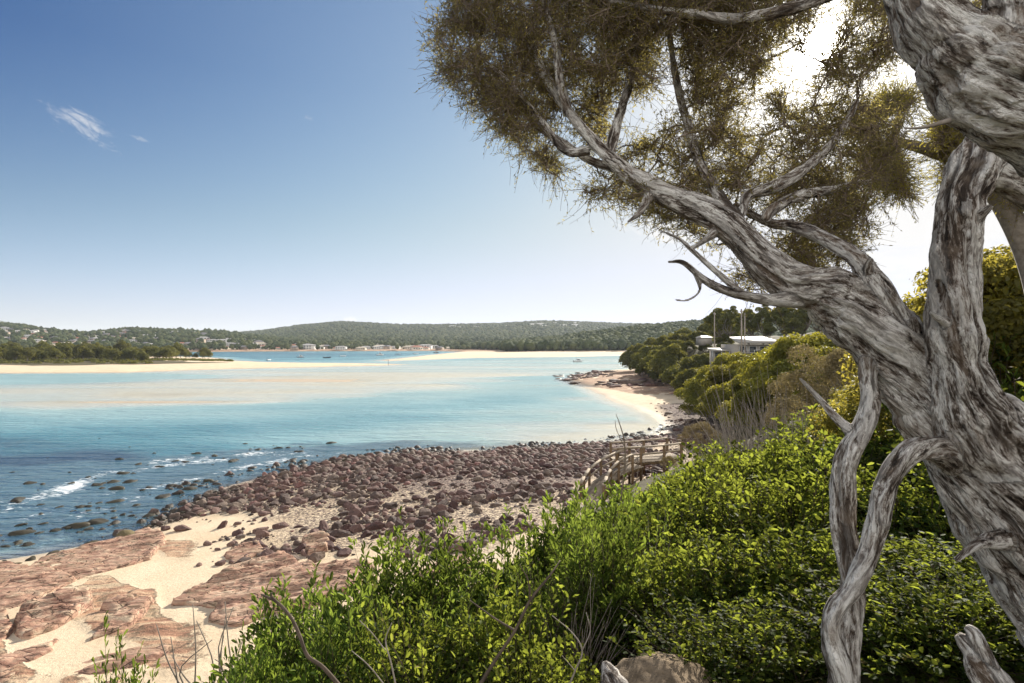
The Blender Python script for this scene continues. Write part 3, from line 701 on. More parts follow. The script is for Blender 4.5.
    tm = NT('forest_canopy'); r = tm.attr('rnd'); nn = tm.noise(tm.wpos(), 0.25, 5, 0.7)
    c = tm.ramp(tm.math('ADD', tm.math('MULTIPLY', r, 0.6), tm.math('MULTIPLY', nn, 0.5)), [(0.15, (0.022, 0.034, 0.014)), (0.5, (0.050, 0.064, 0.024)), (0.85, (0.11, 0.115, 0.045))])
    m = tm.done(tm.pbr(c, 0.9, tm.bump(nn, 1.0, 1.5), 0.1))
    o = add('forest', mk_mesh('forest', np.vstack(V), np.vstack(Fs), m, {'rnd': np.concatenate(T)}))
    tag(o, 'dark green eucalypt forest covering the far hills beyond the bay', 'forest', None, 'stuff')
far_hills()

# sand spit trees
def spit_trees():
    g = np.random.default_rng(5); protos = []
    for k in range(4):
        Rr = [4.5, 3.6, 5.2, 4.0][k]; Ht = [9.5, 8.0, 8.5, 11][k]
        lob = dome_lobes(g, 11, Rr*0.75, Ht, Ht*0.35, Rr*0.5, 0.85)
        protos.append((crown_mesh('spit_crown', lob, 2600, 0.75, 60+k, M_leaf_far, 0.6), trunk_mesh('spit_trunk', lob, 0.22, 70+k, M_trunk_far, 0.4, 5)))
    lab = ['round crowned dark coastal tree on the sand spit', 'small bushy tree on the sand spit', 'broad spreading tree on the sand spit', 'tall narrow crowned tree on the sand spit']
    first = {}
    def put(px, Y, k, s):
        x = (px-512)/F*Y; z = H1(x, Y)
        if k not in first:
            r = empty('coastal_tree', (x, Y, z)); add('crown', protos[k][0], r); add('trunk', protos[k][1], r); first[k] = r
        else: r = copy_tree(first[k]); r.location = (x, Y, z)
        r.scale = (s, s, s*g.uniform(0.85, 1.1)); r.rotation_euler = (0, 0, g.uniform(0, 6.3)); tag(r, lab[k], 'tree', 'trees on the sand spit across the channel')
    for i in range(105):
        px = -60+i*2.25+g.normal()*3; Y = g.uniform(330, 440)
        if px > 150: Y = g.uniform(380, 440)
        s = (1.12-0.10*max(0, (px-40)/140))*g.uniform(0.8, 1.2)
        put(px, Y, int(g.integers(4)), s*Y/400)
    for px, Y, s in ((181, 420, .95), (186, 425, .8), (203, 430, 1.0), (205, 432, 0.95), (196, 430, .5), (172, 410, .9), (160, 405, .85)):
        put(px, Y, int(g.choice([0, 2])), s)
    # low scrub on the dune edge
    V = []; n = 500
    px = g.uniform(-60, 235, n); Y = g.uniform(300, 372, n); Y = np.where(px > 150, g.uniform(355, 385, n), Y); x = (px-512)/F*Y; z = Hn(x, Y)
    lob = [(a, b, c+0.2, s, s, s*.55) for a, b, c, s in zip(x, Y, z, g.uniform(0.7, 2.0, n)) if c > 0.9]
    o = add('dune_scrub', crown_mesh('dune_scrub', lob, 26000, 0.8, 81, M_leaf_far, 0.2))
    tag(o, 'low yellow green dune scrub along the edge of the sand spit', 'scrub', None, 'stuff')
spit_trees()

# ------------------------------------------------------------------ boats and markers in the channel
def boats():
    def mat(n, c, r=0.4):
        t = NT(n); nz = t.noise(t.coord(), 3, 3); return t.done(t.pbr(t.mix(t.mapr(nz, .3, .7), c, tuple(x*.85 for x in c)), r, spec=0.5))
    mw = mat('boat_white', (0.72, 0.72, 0.70)); md = mat('boat_dark', (0.06, 0.07, 0.09)); mg = mat('boat_grey', (0.35, 0.38, 0.42)); mgl = mat('boat_glass', (0.03, 0.04, 0.05), 0.1)
    def hull(L, W, H):
        s = 9; V = []
        for i in range(s):
            t = i/(s-1); x = -L/2+L*t; w = W/2*(1-max(0, (t-.45)/.55)**2.2); sheer = H*(0.85+0.35*t*t)
            kx = x+0.25*H*t*t
            for yy, zz, xx in ((w, sheer, kx), (w*.86, sheer*.35, x), (w*.1, -0.25, x*0.96), (-w*.1, -0.25, x*0.96), (-w*.86, sheer*.35, x), (-w, sheer, kx), (-w*.85, sheer*.72, x), (w*.85, sheer*.72, x)): V.append((xx, yy, zz))
        Fq = [[i*8+j, i*8+(j+1) % 8, (i+1)*8+(j+1) % 8, (i+1)*8+j] for i in range(s-1) for j in range(8)]
        return V, Fq
    spec = [('moored_boat', 578, 362, 6.2, 0.35, mw, 'cabin', 'white cabin boat with a tall pole moored off the rocky point', 1.0),
            ('moored_boat', 300.5, 357.6, 6.0, 0.2, mg, 'cabin', 'grey cabin boat moored left of the dark boat in the channel', 1),
            ('moored_boat', 327, 358, 6.2, 0.1, md, 'open', 'low dark open boat moored in the far channel', 1),
            ('moored_boat', 343, 356.4, 5.5, 0.1, mw, 'open', 'low pale boat right of the dark boat in the channel', 1),
            ('moored_boat', 380, 355.5, 7.2, 0.3, mw, 'cabin', 'white cabin boat moored in the middle of the far channel', 1),
            ('moored_boat', 398, 354.6, 5.5, 0.3, mg, 'open', 'small grey dinghy nearest right of the mid channel cabin boat', 1),
            ('moored_boat', 416, 354, 6, 0.3, mw, 'open', 'small white open boat near the end of the far channel', 1),
            ('moored_boat', 436, 353.2, 6.5, 0.3, md, 'cabin', 'dark cabin boat furthest right in the channel under the town', 1),
            ('moored_boat', 269, 360.4, 5, 1.4, mg, 'open', 'small grey dinghy at the sand bar edge', 1)]
    for nm, px, py, L, rz, m, kind, lab, _ in spec:
        Y = EYE*F/(py-HZ); x = (px-512)/F*Y
        r = empty(nm, (x, Y, 0), rz); W = L*.34; H = L*.16
        mb = MB(); mb.put(*hull(L, W, H)); add('hull', mb.mesh('hull', m), r)
        if kind == 'cabin':
            mb = MB(); mb.box((L*.05, 0, H*.9+L*.09), (L*.34, W*.7, L*.2)); mb.box((0, 0, H*.9+L*.2), (L*.42, W*.78, L*.03)); add('cabin', mb.mesh('cabin', mw), r)
            mb = MB(); mb.box((L*.05, 0, H*.9+L*.13), (L*.345, W*.6, L*.07)); mb.box((L*.05, 0, H*.9+L*.128), (L*.28, W*.71, L*.07)); add('window', mb.mesh('window', mgl), r)
            mb = MB(); mb.tube([(-L*.1, 0, H+L*.1), (-L*.1, 0, H+L*.48)], 0.05, 6); mb.tube([(-L*.1, -W*.2, H+L*.36), (-L*.1, W*.2, H+L*.36)], 0.03, 5); add('mast', mb.mesh('mast', mg), r)
        else:
            mb = MB()
            for q in (-.2, .1): mb.box((L*q, 0, H*.75), (L*.06, W*.8, .06))
            add('thwart', mb.mesh('thwart', mw), r)
        mb = MB(); mb.box((-L*.5, 0, H*.9), (L*.06, W*.16, L*.1)); mb.box((-L*.52, 0, H*.3), (L*.03, W*.07, L*.14)); add('outboard_motor', mb.mesh('outboard', md), r)
        tag(r, lab, 'boat', 'boats moored in the bay')
    # channel marker and the wading figure seen on the sand bar
    p = hit(388.5, 365.5, 250, 450); r = empty('channel_marker', p)
    mb = MB(); mb.tube([(0, 0, -1), (0, 0, 3.0)], 0.12, 8); add('post', mb.mesh('post', md), r)
    mb = MB(); mb.box((0, 0, 2.8), (0.6, 0.08, 0.5)); add('board', mb.mesh('board', mw), r)
    tag(r, 'thin channel marker post standing in the shallow sand bar', 'marker post')
boats()

# ------------------------------------------------------------------ headland trees, bluff bushes, house and poles
PROTO = {}
def tree_at(kind, px, Y, s, label, group=None, name=None, rz=None, cat='tree', lift=0.0, sz=1.0, loc=None):
    p = loc if loc is not None else on_ground(px, Y, lift)
    g = np.random.default_rng(int(abs(px)*7+Y*13) % 99991)
    if kind not in PROTO or PROTO[kind][1] is None:
        pr = PROTO[kind][0]; r = empty(pr['name'], p)
        for nm, me in pr['parts']: add(nm, me, r)
        PROTO[kind] = (pr, r)
    else:
        r = copy_tree(PROTO[kind][1]); r.location = tuple(p)
    for k in ('label', 'category', 'group'):
        if k in r: del r[k]
    r.rotation_euler = (0, 0, g.uniform(0, 6.28) if rz is None else rz); r.scale = (s, s, s*sz)
    tag(r, label, cat, group); return r

def make_protos():
    g = np.random.default_rng(3)
    for k in range(4):   # rounded coastal tea-trees, about 5 m
        Rr = [3.2, 2.6, 3.6, 3.0][k]; Ht = [4.6, 5.2, 4.8, 4.2][k]
        lob = dome_lobes(g, 20, Rr*0.9, Ht, Ht*0.30, Rr*0.30, 0.75)
        PROTO['head%d' % k] = (dict(name='headland_tree', parts=[('crown', crown_mesh('head_crown', lob, 9000, 0.30, 100+k, M_leaf_head, 0.25, 0.17)), ('trunk', trunk_mesh('head_trunk', lob, 0.16, 110+k, M_trunk_far, 0.5, 9))]), None)
    for k in range(3):   # bright-topped bushes on the bluff
        Rr = [2.6, 3.2, 2.2][k]; Ht = [4.0, 3.6, 4.6][k]
        lob = dome_lobes(g, 26, Rr*0.9, Ht, Ht*0.28, Rr*0.27, 0.7)
        PROTO['bush%d' % k] = (dict(name='coastal_bush', parts=[('crown', crown_mesh('bush_crown', lob, 15000, 0.17, 120+k, M_leaf_bush, 0.25, 0.2)), ('trunk', trunk_mesh('bush_trunk', lob, 0.09, 130+k, M_twig_grey, 0.5, 16))]), None)
    lob = dome_lobes(g, 30, 1.7, 3.6, 0.9, 0.42, 0.8)
    PROTO['dry'] = (dict(name='dry_bush', parts=[('crown', crown_mesh('dry_crown', lob, 16000, 0.07, 140, M_leaf_dry, 0.6, 0.2)), ('trunk', trunk_mesh('dry_trunk', lob, 0.05, 141, M_twig_grey, 0.4, 22))]), None)
    for k in range(2):   # tall dark trees
        Rr = [4.0, 3.4][k]; Ht = [9.0, 10.5][k]
        lob = dome_lobes(g, 22, Rr*0.85, Ht, Ht*0.35, Rr*0.30, 0.7)
        PROTO['tall%d' % k] = (dict(name='tall_tree', parts=[('crown', crown_mesh('tall_crown', lob, 11000, 0.34, 150+k, M_leaf_head, 0.5, 0.14)), ('trunk', trunk_mesh('tall_trunk', lob, 0.22, 160+k, M_trunk_far, 0.6, 12))]), None)
make_protos()

def headland():
    g = np.random.default_rng(17)
    G = 'trees crowded over the headland'
    L = 'dark rounded tea tree in the thicket covering the headland'
    def th(px, py_top, Y, k=None, label=L):
        k = int(g.integers(4)) if k is None else k
        p = on_ground(px, Y); zt = EYE+(HZ-py_top)/F*Y; hgt = max(zt-p[2], 2.2); base = [4.6, 5.2, 4.8, 4.2][k]
        s = hgt/base; s = min(s, 1.9); return tree_at('head%d' % k, px, Y, max(s, 0.75), label, G, loc=p, sz=min(hgt/base/max(s, .75), 1.3))
    # skyline of the headland, front to back
    for px, py, Y in [(642,352,196),(650,346,190),(657,343,180),(652,356,172),(662,347,165),(648,362,178),(655,360,160),(668,352,150),(680,345,146),(676,362,140),
                      (690,358,128),(664,366,152),(684,370,126),(697,352,132),(672,338,175),(690,340,165),(705,342,150),(712,352,128),(660,336,200),(684,332,190),(702,330,178),
                      (720,334,160),(640,360,188),(636,350,215),(640,344,220),(655,338,230),(670,333,240),(688,328,230),(708,322,220),(725,318,200),(700,365,118),(708,370,108),(690,374,120),
                      (716,362,118),(724,345,150),(735,330,190),(652,352,205),(667,344,212)]:
        th(px+g.normal()*2, py, Y)
    for px, py, Y, k in [(718,308,170,0),(732,306,160,1),(748,309,150,0),(764,304,146,1),(782,303,140,0),(800,300,138,1),(820,300,140,0),(845,304,130,1),(870,305,120,0),(770,322,136,1),(795,318,132,0)]:
        p = on_ground(px, Y); zt = EYE+(HZ-py)/F*Y; s = (zt-p[2])/[9.0, 10.5][k]
        tree_at('tall%d' % k, px, Y, s, 'tall dark tree on the rise behind the flat roofed house', 'tall trees behind the house', loc=p)
    for i in range(60):   # wooded slope seen under and right of the big trunk
        px = g.uniform(830, 1120); Y = g.uniform(45, 110); k = int(g.integers(4))
        tree_at('head%d' % k, px, Y, g.uniform(0.7, 1.05), 'rounded tree in the thicket on the slope behind the big trunk', 'trees on the slope right of the bluff', name=None)
    B = 'bright topped bushes along the bluff'
    bl = 'bright yellow green coastal bush on the bluff edge above the beach'
    for px, py, Y, k in [(700,378,88,0),(712,372,84,1),(722,366,80,2),(735,362,74,0),(706,392,82,1),(722,386,74,0),(742,380,66,1),(735,352,82,1),(752,358,72,2),(770,352,66,0),(757,372,62,0),
                         (785,345,60,1),(775,362,56,2),(798,338,52,0),(812,332,48,1),(800,352,46,0),(760,388,54,1),(785,378,48,2),(830,345,44,1),(845,352,38,0),(870,350,40,2),(900,352,36,1),(860,370,30,0)]:
        p = on_ground(px, Y); zt = EYE+(HZ-py)/F*Y; s = max((zt-p[2])/[4.0, 3.6, 4.6][k], 0.45)
        tree_at('bush%d' % k, px, Y, min(s, 1.7), bl, B, loc=p, cat='bush', sz=1.0 if s < 1.7 else s/1.7)
    for px, py, Y, lab in [(826,338,21,'tan dry domed bush directly under the leaning trunk'), (792,392,26,'low dry brown bush beside the bare twiggy stems'), (700,418,50,'dry grey brown bush at the top of the pebble beach'), (668,462,40,'dry bush growing over the near side of the boardwalk')]:
        p = on_ground(px, Y); zt = EYE+(HZ-py)/F*Y; s = max((zt-p[2])/3.6, .35)
        tree_at('dry', px, Y, s, lab, None, loc=p, cat='bush')
headland()

def houses_near():
    def m_(n, c, r=0.7, sc=4):
        t = NT(n); nz = t.noise(t.coord(), sc, 4); return t.done(t.pbr(t.mix(t.mapr(nz, .3, .7), c, tuple(x*.78 for x in c)), r))
    wall = m_('near_wall', (0.30, 0.27, 0.23)); roof = m_('near_roof', (0.36, 0.33, 0.28), 0.6); dark = m_('near_trim', (0.10, 0.09, 0.08)); gl = m_('near_glass', (0.03, 0.035, 0.04), 0.08)
    pole = m_('pole_wood', (0.30, 0.25, 0.20)); white = m_('white_paint', (0.50, 0.50, 0.48), 0.5)
    # main house with skillion roof
    Y = 112; c = at(748, 345, Y); r = empty('flat_roofed_house', (c[0], Y, c[2]), 0.10, .70)
    mb = MB(); mb.box((0, 0, -3.4), (12, 8, 7.2)); add('wall', mb.mesh('wall', wall), r)
    mb = MB(); V = [(-5.2, -5, .35), (7, -5, .55), (7, 5, 2.3), (-3.0, 5, 2.1), (-5.2, -5, .62), (7, -5, .8), (7, 5, 2.55), (-3.0, 5, 2.35)]
    mb.put(V, [[0, 3, 2, 1], [4, 5, 6, 7], [0, 1, 5, 4], [1, 2, 6, 5], [2, 3, 7, 6], [3, 0, 4, 7]]); rf = add('roof', mb.mesh('roof', roof), r)
    mb = MB(); mb.box((1.0, -5.1, .52), (12.3, .14, .32)); add('gutter', mb.mesh('gutter', dark), rf)
    for q in (-3.6, -0.8, 2.2, 4.6):
        mb = MB(); mb.box((q, -4.02, -1.15), (1.9, .08, 1.5)); w = add('window', mb.mesh('window', gl), r)
        mb = MB()
        for dx in (-1, 1): mb.box((q+dx*.99, -4.06, -1.15), (.1, .12, 1.7))
        for dz in (-1, 1): mb.box((q, -4.06, -1.15+dz*.8), (2.08, .12, .1))
        add('frame', mb.mesh('frame', white), w)
    mb = MB(); mb.box((1, -5.6, -2.35), (12.6, 3.2, .22)); add('deck', mb.mesh('deck', dark), r)
    for q in (-5, -2, 1, 4, 7):
        mb = MB(); mb.box((q, -7.1, -1.85), (.12, .12, 1.0)); mb.box((q, -7.1, -5), (.2, .2, 5.2)); add('deck_post', mb.mesh('deck_post', white), r)
    mb = MB(); mb.beam((-5.2, -7.1, -1.35), (7.2, -7.1, -1.35), .1, .08); add('deck_rail', mb.mesh('deck_rail', white), r)
    tag(r, 'low house with pale sloping roof and deck among the trees on the bluff', 'house')
    # annex with white awning at its left
    c = at(719, 350, 112); r = empty('annex', (c[0], 112, c[2]), -0.1, .62)
    mb = MB(); mb.box((0, 0, -3.3), (4.6, 5, 6.2)); add('wall', mb.mesh('wall', wall), r)
    mb = MB(); mb.put([(-3, -3.4, -.3), (2.6, -3.4, -.3), (2.6, 2.8, .5), (-3, 2.8, .5), (-3, -3.4, -.15), (2.6, -3.4, -.15), (2.6, 2.8, .65), (-3, 2.8, .65)], [[0, 3, 2, 1], [4, 5, 6, 7], [0, 1, 5, 4], [1, 2, 6, 5], [2, 3, 7, 6], [3, 0, 4, 7]]); add('roof', mb.mesh('roof', roof), r)
    for q in (-2.7, 0, 2.3):
        mb = MB(); mb.box((q, -3.2, -1.6), (.14, .14, 2.6)); add('post', mb.mesh('post', white), r)
    mb = MB(); mb.box((-.6, -2.53, -1.6), (2.4, .08, 1.8)); add('window', mb.mesh('window', gl), r)
    tag(r, 'small pale roofed annex with white posts left of the flat roofed house', 'outbuilding')
    c = at(704, 337, 150); r = empty('hilltop_house', (c[0], 150, c[2]), .2, .45)
    mb = MB(); mb.box((0, 0, -2.6), (7, 6, 4.6)); add('wall', mb.mesh('wall', wall), r)
    mb = MB(); mb.put([(-4, -3.5, -.3), (4, -3.5, -.3), (4, 3.5, -.3), (-4, 3.5, -.3), (-2, 0, .9), (2, 0, .9)], [[0, 1, 5, 4], [2, 3, 4, 5]]); mb.put([(-4, -3.5, -.31), (4, -3.5, -.31), (4, 3.5, -.31), (-4, 3.5, -.31), (-2, 0, .9), (2, 0, .9)], [[1, 2, 5], [3, 0, 4]]); add('roof', mb.mesh('roof', roof), r)
    tag(r, 'white hipped roof showing between trees up behind the house', 'house')
    for px, top, Y, wdt, lab in [(741.5, 309, 102, .17, 'taller wooden power pole just left of its twin before the house'), (744.8, 313, 100, .13, 'paler thin pole beside the taller power pole'), (714.5, 312, 128, .15, 'lone power pole left of the house among trees')]:
        p = on_ground(px, Y); zt = EYE+(HZ-top)/F*Y; hh = zt-p[2]
        r = empty('power_pole', p); mb = MB(); mb.tube([(0, 0, -.5), (0, 0, hh*.5), (0, 0, hh)], [wdt, wdt*.85, wdt*.7], 10); add('post', mb.mesh('post', pole), r)
        if wdt > .14:
            mb = MB(); mb.box((0, 0, hh-.5), (1.5, .1, .12), .9); add('crossarm', mb.mesh('crossarm', pole), r)
            for q in (-.6, .6):
                mb = MB(); mb.tube([(q*math.cos(.9), q*math.sin(.9), hh-.44), (q*math.cos(.9), q*math.sin(.9), hh-.26)], .05, 8); add('insulator', mb.mesh('insulator', white), r)
        tag(r, lab, 'power pole')
    # small pale sign post at the foot of the headland
    p = hit(642, 377, 100, 260); r = empty('sign_post', p)
    mb = MB(); mb.tube([(0, 0, -.3), (0, 0, 2.6)], .08, 8); add('post', mb.mesh('post', white), r)
    mb = MB(); mb.box((0, -.1, 2.3), (.9, .06, .8)); add('board', mb.mesh('board', white), r)
    tag(r, 'small pale sign on a post at the foot of the headland', 'sign')
houses_near()

# ------------------------------------------------------------------ boardwalk
def boardwalk():
    t = NT('weathered_timber'); v = t.coord((1, 1, 1)); n = t.noise(v, 3.0, 6, 0.7); n2 = t.noise(v, 30, 3)
    wood = t.done(t.pbr(t.ramp(t.math('ADD', t.math('MULTIPLY', n, .7), t.math('MULTIPLY', n2, .3)), [(0.35, (0.20, 0.15, 0.10)), (0.65, (0.42, 0.35, 0.26))]), .85, t.bump(n2, .4, .01)))
    t = NT('post_timber'); n = t.noise(t.coord(), 4, 5, .7)
    post = t.done(t.pbr(t.ramp(n, [(.3, (.09, .055, .03)), (.7, (.20, .13, .065))]), .85, t.bump(n, .4, .01)))
    r = empty('boardwalk', (0, 0, 0))
    def deck(path, width, plank=.16):
        P = spline(path, 60); seg = np.r_[0, np.cumsum(np.linalg.norm(np.diff(P, axis=0), axis=1))]
        s = np.arange(0, seg[-1], plank); Q = np.stack([np.interp(s, seg, P[:, i]) for i in range(3)], 1)
        T = unit(np.gradient(Q, axis=0)); mb = MB()
        for q, tt in zip(Q, T): mb.box(q, (plank*.86, width+rng.normal()*.015, .05), math.atan2(tt[1], tt[0]))
        add('deck', mb.mesh('deck', wood), r)
        for sd in (-1, 1):
            mb = MB(); nn = np.stack([-T[:, 1], T[:, 0], T[:, 2]*0], 1)*sd*(width/2-.08); E = Q+nn-np.array([0, 0, .14])
            for a, b in zip(E[::6], E[6::6]): mb.beam(a, b, .07, .2)
            add('bearer', mb.mesh('bearer', post), r)
        return Q, T
    def rail(Q, T, off, every, h=1.1, s0=0, s1=None):
        nn = np.stack([-T[:, 1], T[:, 0], T[:, 2]*0], 1); E = (Q+unit(nn)*off)[s0:s1]
        idx = list(range(0, len(E), every))+[len(E)-1]
        for i in idx:
            g = H1(E[i, 0], E[i, 1]); mb = MB(); z0 = min(g-.3, E[i, 2]-.3)
            mb.box((E[i, 0], E[i, 1], (z0+E[i, 2]+h)/2), (.17, .17, E[i, 2]+h-z0)); add('post', mb.mesh('post', post), r)
        mb = MB()
        for a, b in zip(idx[:-1], idx[1:]):
            for hz, w, hh in ((h+.04, .2, .1), (h*.55, .07, .12)): mb.beam(E[a]+[0, 0, hz], E[b]+[0, 0, hz], w, hh)
        add('handrail', mb.mesh('handrail', wood), r)
    def P3(px, py, z): Y = (EYE-z)*F/(py-HZ); return ((px-512)/F*Y, Y, z)
    A = [P3(674, 455, 3.3), P3(657, 457, 3.2), P3(638, 459, 3.2), P3(614, 460, 3.15)]
    Q, T = deck(A, 2.4); rail(Q, T, 1.2, 11); rail(Q, T, -1.2, 11)
    Bp = [P3(636, 465, 3.13), P3(624, 469, 2.95), P3(609, 477, 2.5), P3(598, 488, 2.0), P3(592, 502, 1.6)]
    Q, T = deck(Bp, 1.5); rail(Q, T, .75, 8, s0=6); rail(Q, T, -.75, 8)
    tag(r, 'weathered timber boardwalk with post and rail sides curving down to the beach', 'boardwalk')
boardwalk()

# ------------------------------------------------------------------ boulders
def rock_verts(sub, seed, planes=13, amp=0.22):
    g = np.random.default_rng(seed); b = bmesh.new(); bmesh.ops.create_icosphere(b, subdivisions=sub, radius=1); b.verts.index_update()
    V = np.array([v.co[:] for v in b.verts]); Fc = np.array([[v.index for v in f.verts] for f in b.faces]); b.free()
    for k in range(planes):
        n = unit(g.normal(size=3)); d = g.uniform(.55, .85); e = V@n-d; V = V-np.where(e > 0, e*.9, 0)[:, None]*n
    V = V*(1+amp*fbm(V*1.6+seed, 3, seed))[:, None]+0.03*np.stack([vnoise(V*7+seed+i*9, seed+i) for i in range(3)], 1)
    return V*np.array([1.0, g.uniform(.7, .95), g.uniform(.55, .8)]), Fc

def rock_mat(name, c1, c2, c3):
    t = NT(name); v = t.coord(); n = t.noise(v, 2.2, 6, .65); n2 = t.noise(v, 9, 4, .7)
    oi = t.node('ShaderNodeObjectInfo').outputs['Random']; rv = t.math('ADD', t.attr('rnd'), oi)
    c = t.mix(t.math('FRACT', t.math('MULTIPLY', rv, 3.7)), c1, c2); c = t.mix(t.mapr(n, .45, .7, 0, .8), c, c3)
    c = t.mix(t.mapr(n2, .55, .75, 0, .5), c, (0.34, 0.27, 0.20))
    vr = t.mapr(t.math('FRACT', t.math('MULTIPLY', rv, 7.3)), 0, 1, .5, 1.6, False); cv = t.node('ShaderNodeCombineColor'); [t.L.new(vr, cv.inputs[q]) for q in range(3)]; c = t.mix(1.0, c, cv.outputs[0], 'MULTIPLY')
    hgt = t.node('ShaderNodeSeparateXYZ'); t.L.new(t.wpos(), hgt.inputs[0])
    wetz = t.mapr(hgt.outputs[2], 0.12, 0.45, 1, 0)
    c = t.mix(t.math('MULTIPLY', wetz, .8), c, (0.028, 0.024, 0.014))
    return t.done(t.pbr(c, t.mapr(wetz, 0, 1, .85, .62), t.bump(t.math('ADD', n, t.math('MULTIPLY', n2, .5)), .8, .05), .35))
M_rock = rock_mat('boulder_red_brown', (0.125, 0.062, 0.052), (0.105, 0.078, 0.058), (0.036, 0.024, 0.022))
M_weed = rock_mat('weedy_rock', (0.06, 0.045, 0.022), (0.09, 0.07, 0.03), (0.03, 0.025, 0.014))

def boulders():
    g = np.random.default_rng(23)
    protos = [mk_mesh('boulder', *rock_verts(3, 200+k), M_rock, {'rnd': np.zeros(162)}, False) for k in range(9)]
    for p in protos: p.polygons.foreach_set('use_smooth', np.zeros(len(p.polygons), bool))
    cand = []
    N = 150000
    x = g.uniform(-30, 30, N); y = g.uniform(28, 90, N); s = sdf(x, y, BF)
    edge = fbm(xy3(x, y, 0.25), 3, 61)
    dens = np.clip(0.16+s*0.12+edge*2.4, 0.02, 0.8)*np.where(s > -3, 1, 0)
    dens = np.maximum(dens, 0.05*(sdf(x, y, REEF) > 0)*(edge > -.1)*(x > -27))
    open_ = fbm(xy3(x, y, 0.16), 3, 67)  # sandy windows in the near part
    dens = dens*np.where((open_ > 0.10) & (y < 45), 0.10, 1)
    keep = g.random(N) < dens; x, y = x[keep], y[keep]
    size = np.minimum(0.05+g.gamma(1.15, 0.105, len(x)), 0.52)
    # dart throwing with a cell grid, big first
    o = np.argsort(-size); x, y, size = x[o], y[o], size[o]; grid = {}; res = []
    for a, b, r in zip(x, y, size):
        ci, cj = int(a//.95), int(b//.95); ok = True
        for i in (ci-1, ci, ci+1):
            for j in (cj-1, cj, cj+1):
                for (p, q, w) in grid.get((i, j), ()):
                    if (p-a)**2+(q-b)**2 < ((w+r)*0.80)**2: ok = False; break
                if not ok: break
            if not ok: break
        if ok: grid.setdefault((ci, cj), []).append((a, b, r)); res.append((a, b, r))
    res = np.array(res); z = Hn(res[:, 0], res[:, 1])
    app = res[:, 2]/res[:, 1]; order = np.argsort(-app)
    big = order[:290]; rest = order[290:]
    Lb = 'rounded red brown boulder lying in the boulder field above the tideline'
    for i in big:
        a, b, r = res[i]
        ob = add('boulder', protos[int(g.integers(9))], None, (a, b, max(z[i], -.12)+r*.10), (g.normal()*.25, g.normal()*.25, g.uniform(0, 6.3)), (r*g.uniform(.9, 1.35), r*g.uniform(.8, 1.1), r*g.uniform(.85, 1.3)))
        tag(ob, Lb, 'boulder', 'boulders of the beach boulder field')
    low = [rock_verts(2, 230+k) for k in range(14)]
    V = []; Fs = []; T = []; n = 0
    for i in rest:
        a, b, r = res[i]; bv, bf = low[int(g.integers(14))]; th = g.uniform(0, 6.28); c_, s_ = math.cos(th), math.sin(th)
        q = bv*r*[g.uniform(.9, 1.35), g.uniform(.8, 1.1), g.uniform(.85, 1.3)]; q = np.stack([q[:, 0]*c_-q[:, 1]*s_, q[:, 0]*s_+q[:, 1]*c_, q[:, 2]], 1)+[a, b, max(z[i], -.12)+r*.10]
        V.append(q); Fs.append(bf+n); T.append(np.full(len(q), g.random())); n += len(q)
    xr = g.uniform(10, 52, 2600); yr = g.uniform(118, 236, 2600); kr = (sdf(xr, yr, PROM) > -4) & (sdf(xr, yr, BLUFF) < 2.0) & (fbm(xy3(xr, yr, .10), 3, 68) > -.02); xr, yr = xr[kr][:340], yr[kr][:340]; zr = Hn(xr, yr)
    xc = g.uniform(21, 34, 500); yc = g.uniform(68, 112, 500); kc = (sdf(xc, yc, [(22,78),(25,92),(27,110),(33,106),(33,92),(30,78),(27,66),(20,68)]) > -.6) & (g.random(500) < .6); xr = np.r_[xr, xc[kc]]; yr = np.r_[yr, yc[kc]]; zr = Hn(xr, yr)
    for a, b, c in zip(xr, yr, zr):
        if c < -.8: continue
        bv, bf = low[int(g.integers(14))]; r = (.25+g.gamma(1.6, .28)) if b > 115 else .08+g.gamma(1.3, .10); q = bv*[r*1.3, r*1.1, r*.6]; th = g.uniform(0, 6.28); c_, s_ = math.cos(th), math.sin(th)
        q = np.stack([q[:, 0]*c_-q[:, 1]*s_, q[:, 0]*s_+q[:, 1]*c_, q[:, 2]], 1)+[a, b, c+r*.15]; V.append(q); Fs.append(bf+n); T.append(np.full(len(q), g.random())); n += len(q)
    print('boulders', len(res))
    ob = add('boulder_field', mk_mesh('boulder_field', np.vstack(V), np.vstack(Fs), M_rock, {'rnd': np.concatenate(T)}))
    tag(ob, 'countless smaller red brown boulders packed along the shore', 'boulders', None, 'stuff')
    # weed-covered rocks standing in the wash
    wp = [mk_mesh('weedy_rock', *rock_verts(3, 300+k, 6, .28), M_weed, {'rnd': np.zeros(162)}) for k in range(5)]
    xs = [(g.uniform(-10, 330), 0, g.uniform(.15, .5)) for _ in range(110)]; xs = [(a, 560-a*.33+g.normal()*16-6, c) for a, _, c in xs]; xs = [q for q in xs if q[1] > 452]
    for px, py, s in xs+[(30,512,.8),(18,524,1.0),(22,543,1.0),(75,537,1.1),(100,535,.9),(115,500,.7),(130,497,.8),(120,482,.6),(60,555,1.0),(95,545,.8),(130,540,1.3),(117,507,.9),(124,494,.9),(72,512,.45),(98,511,.6),(117,514,.7),(88,500,.35),(150,500,.45),(160,488,.6),(150,521,.8),(163,510,.8),(172,496,.7),(175,480,.5),
                      (155,470,.4),(187,480,.55),(198,470,.6),(215,470,.7),(235,474,.8),(258,462,.6),(245,455,.5),(280,458,.7),(300,463,.6),(330,452,.9),(345,461,.9),(130,463,.3),(100,452,.2),(12,500,.3),(48,480,.2),(182,512,.9),(190,500,.8),(210,488,.7)]:
        p = hit(px, py, 15, 90)
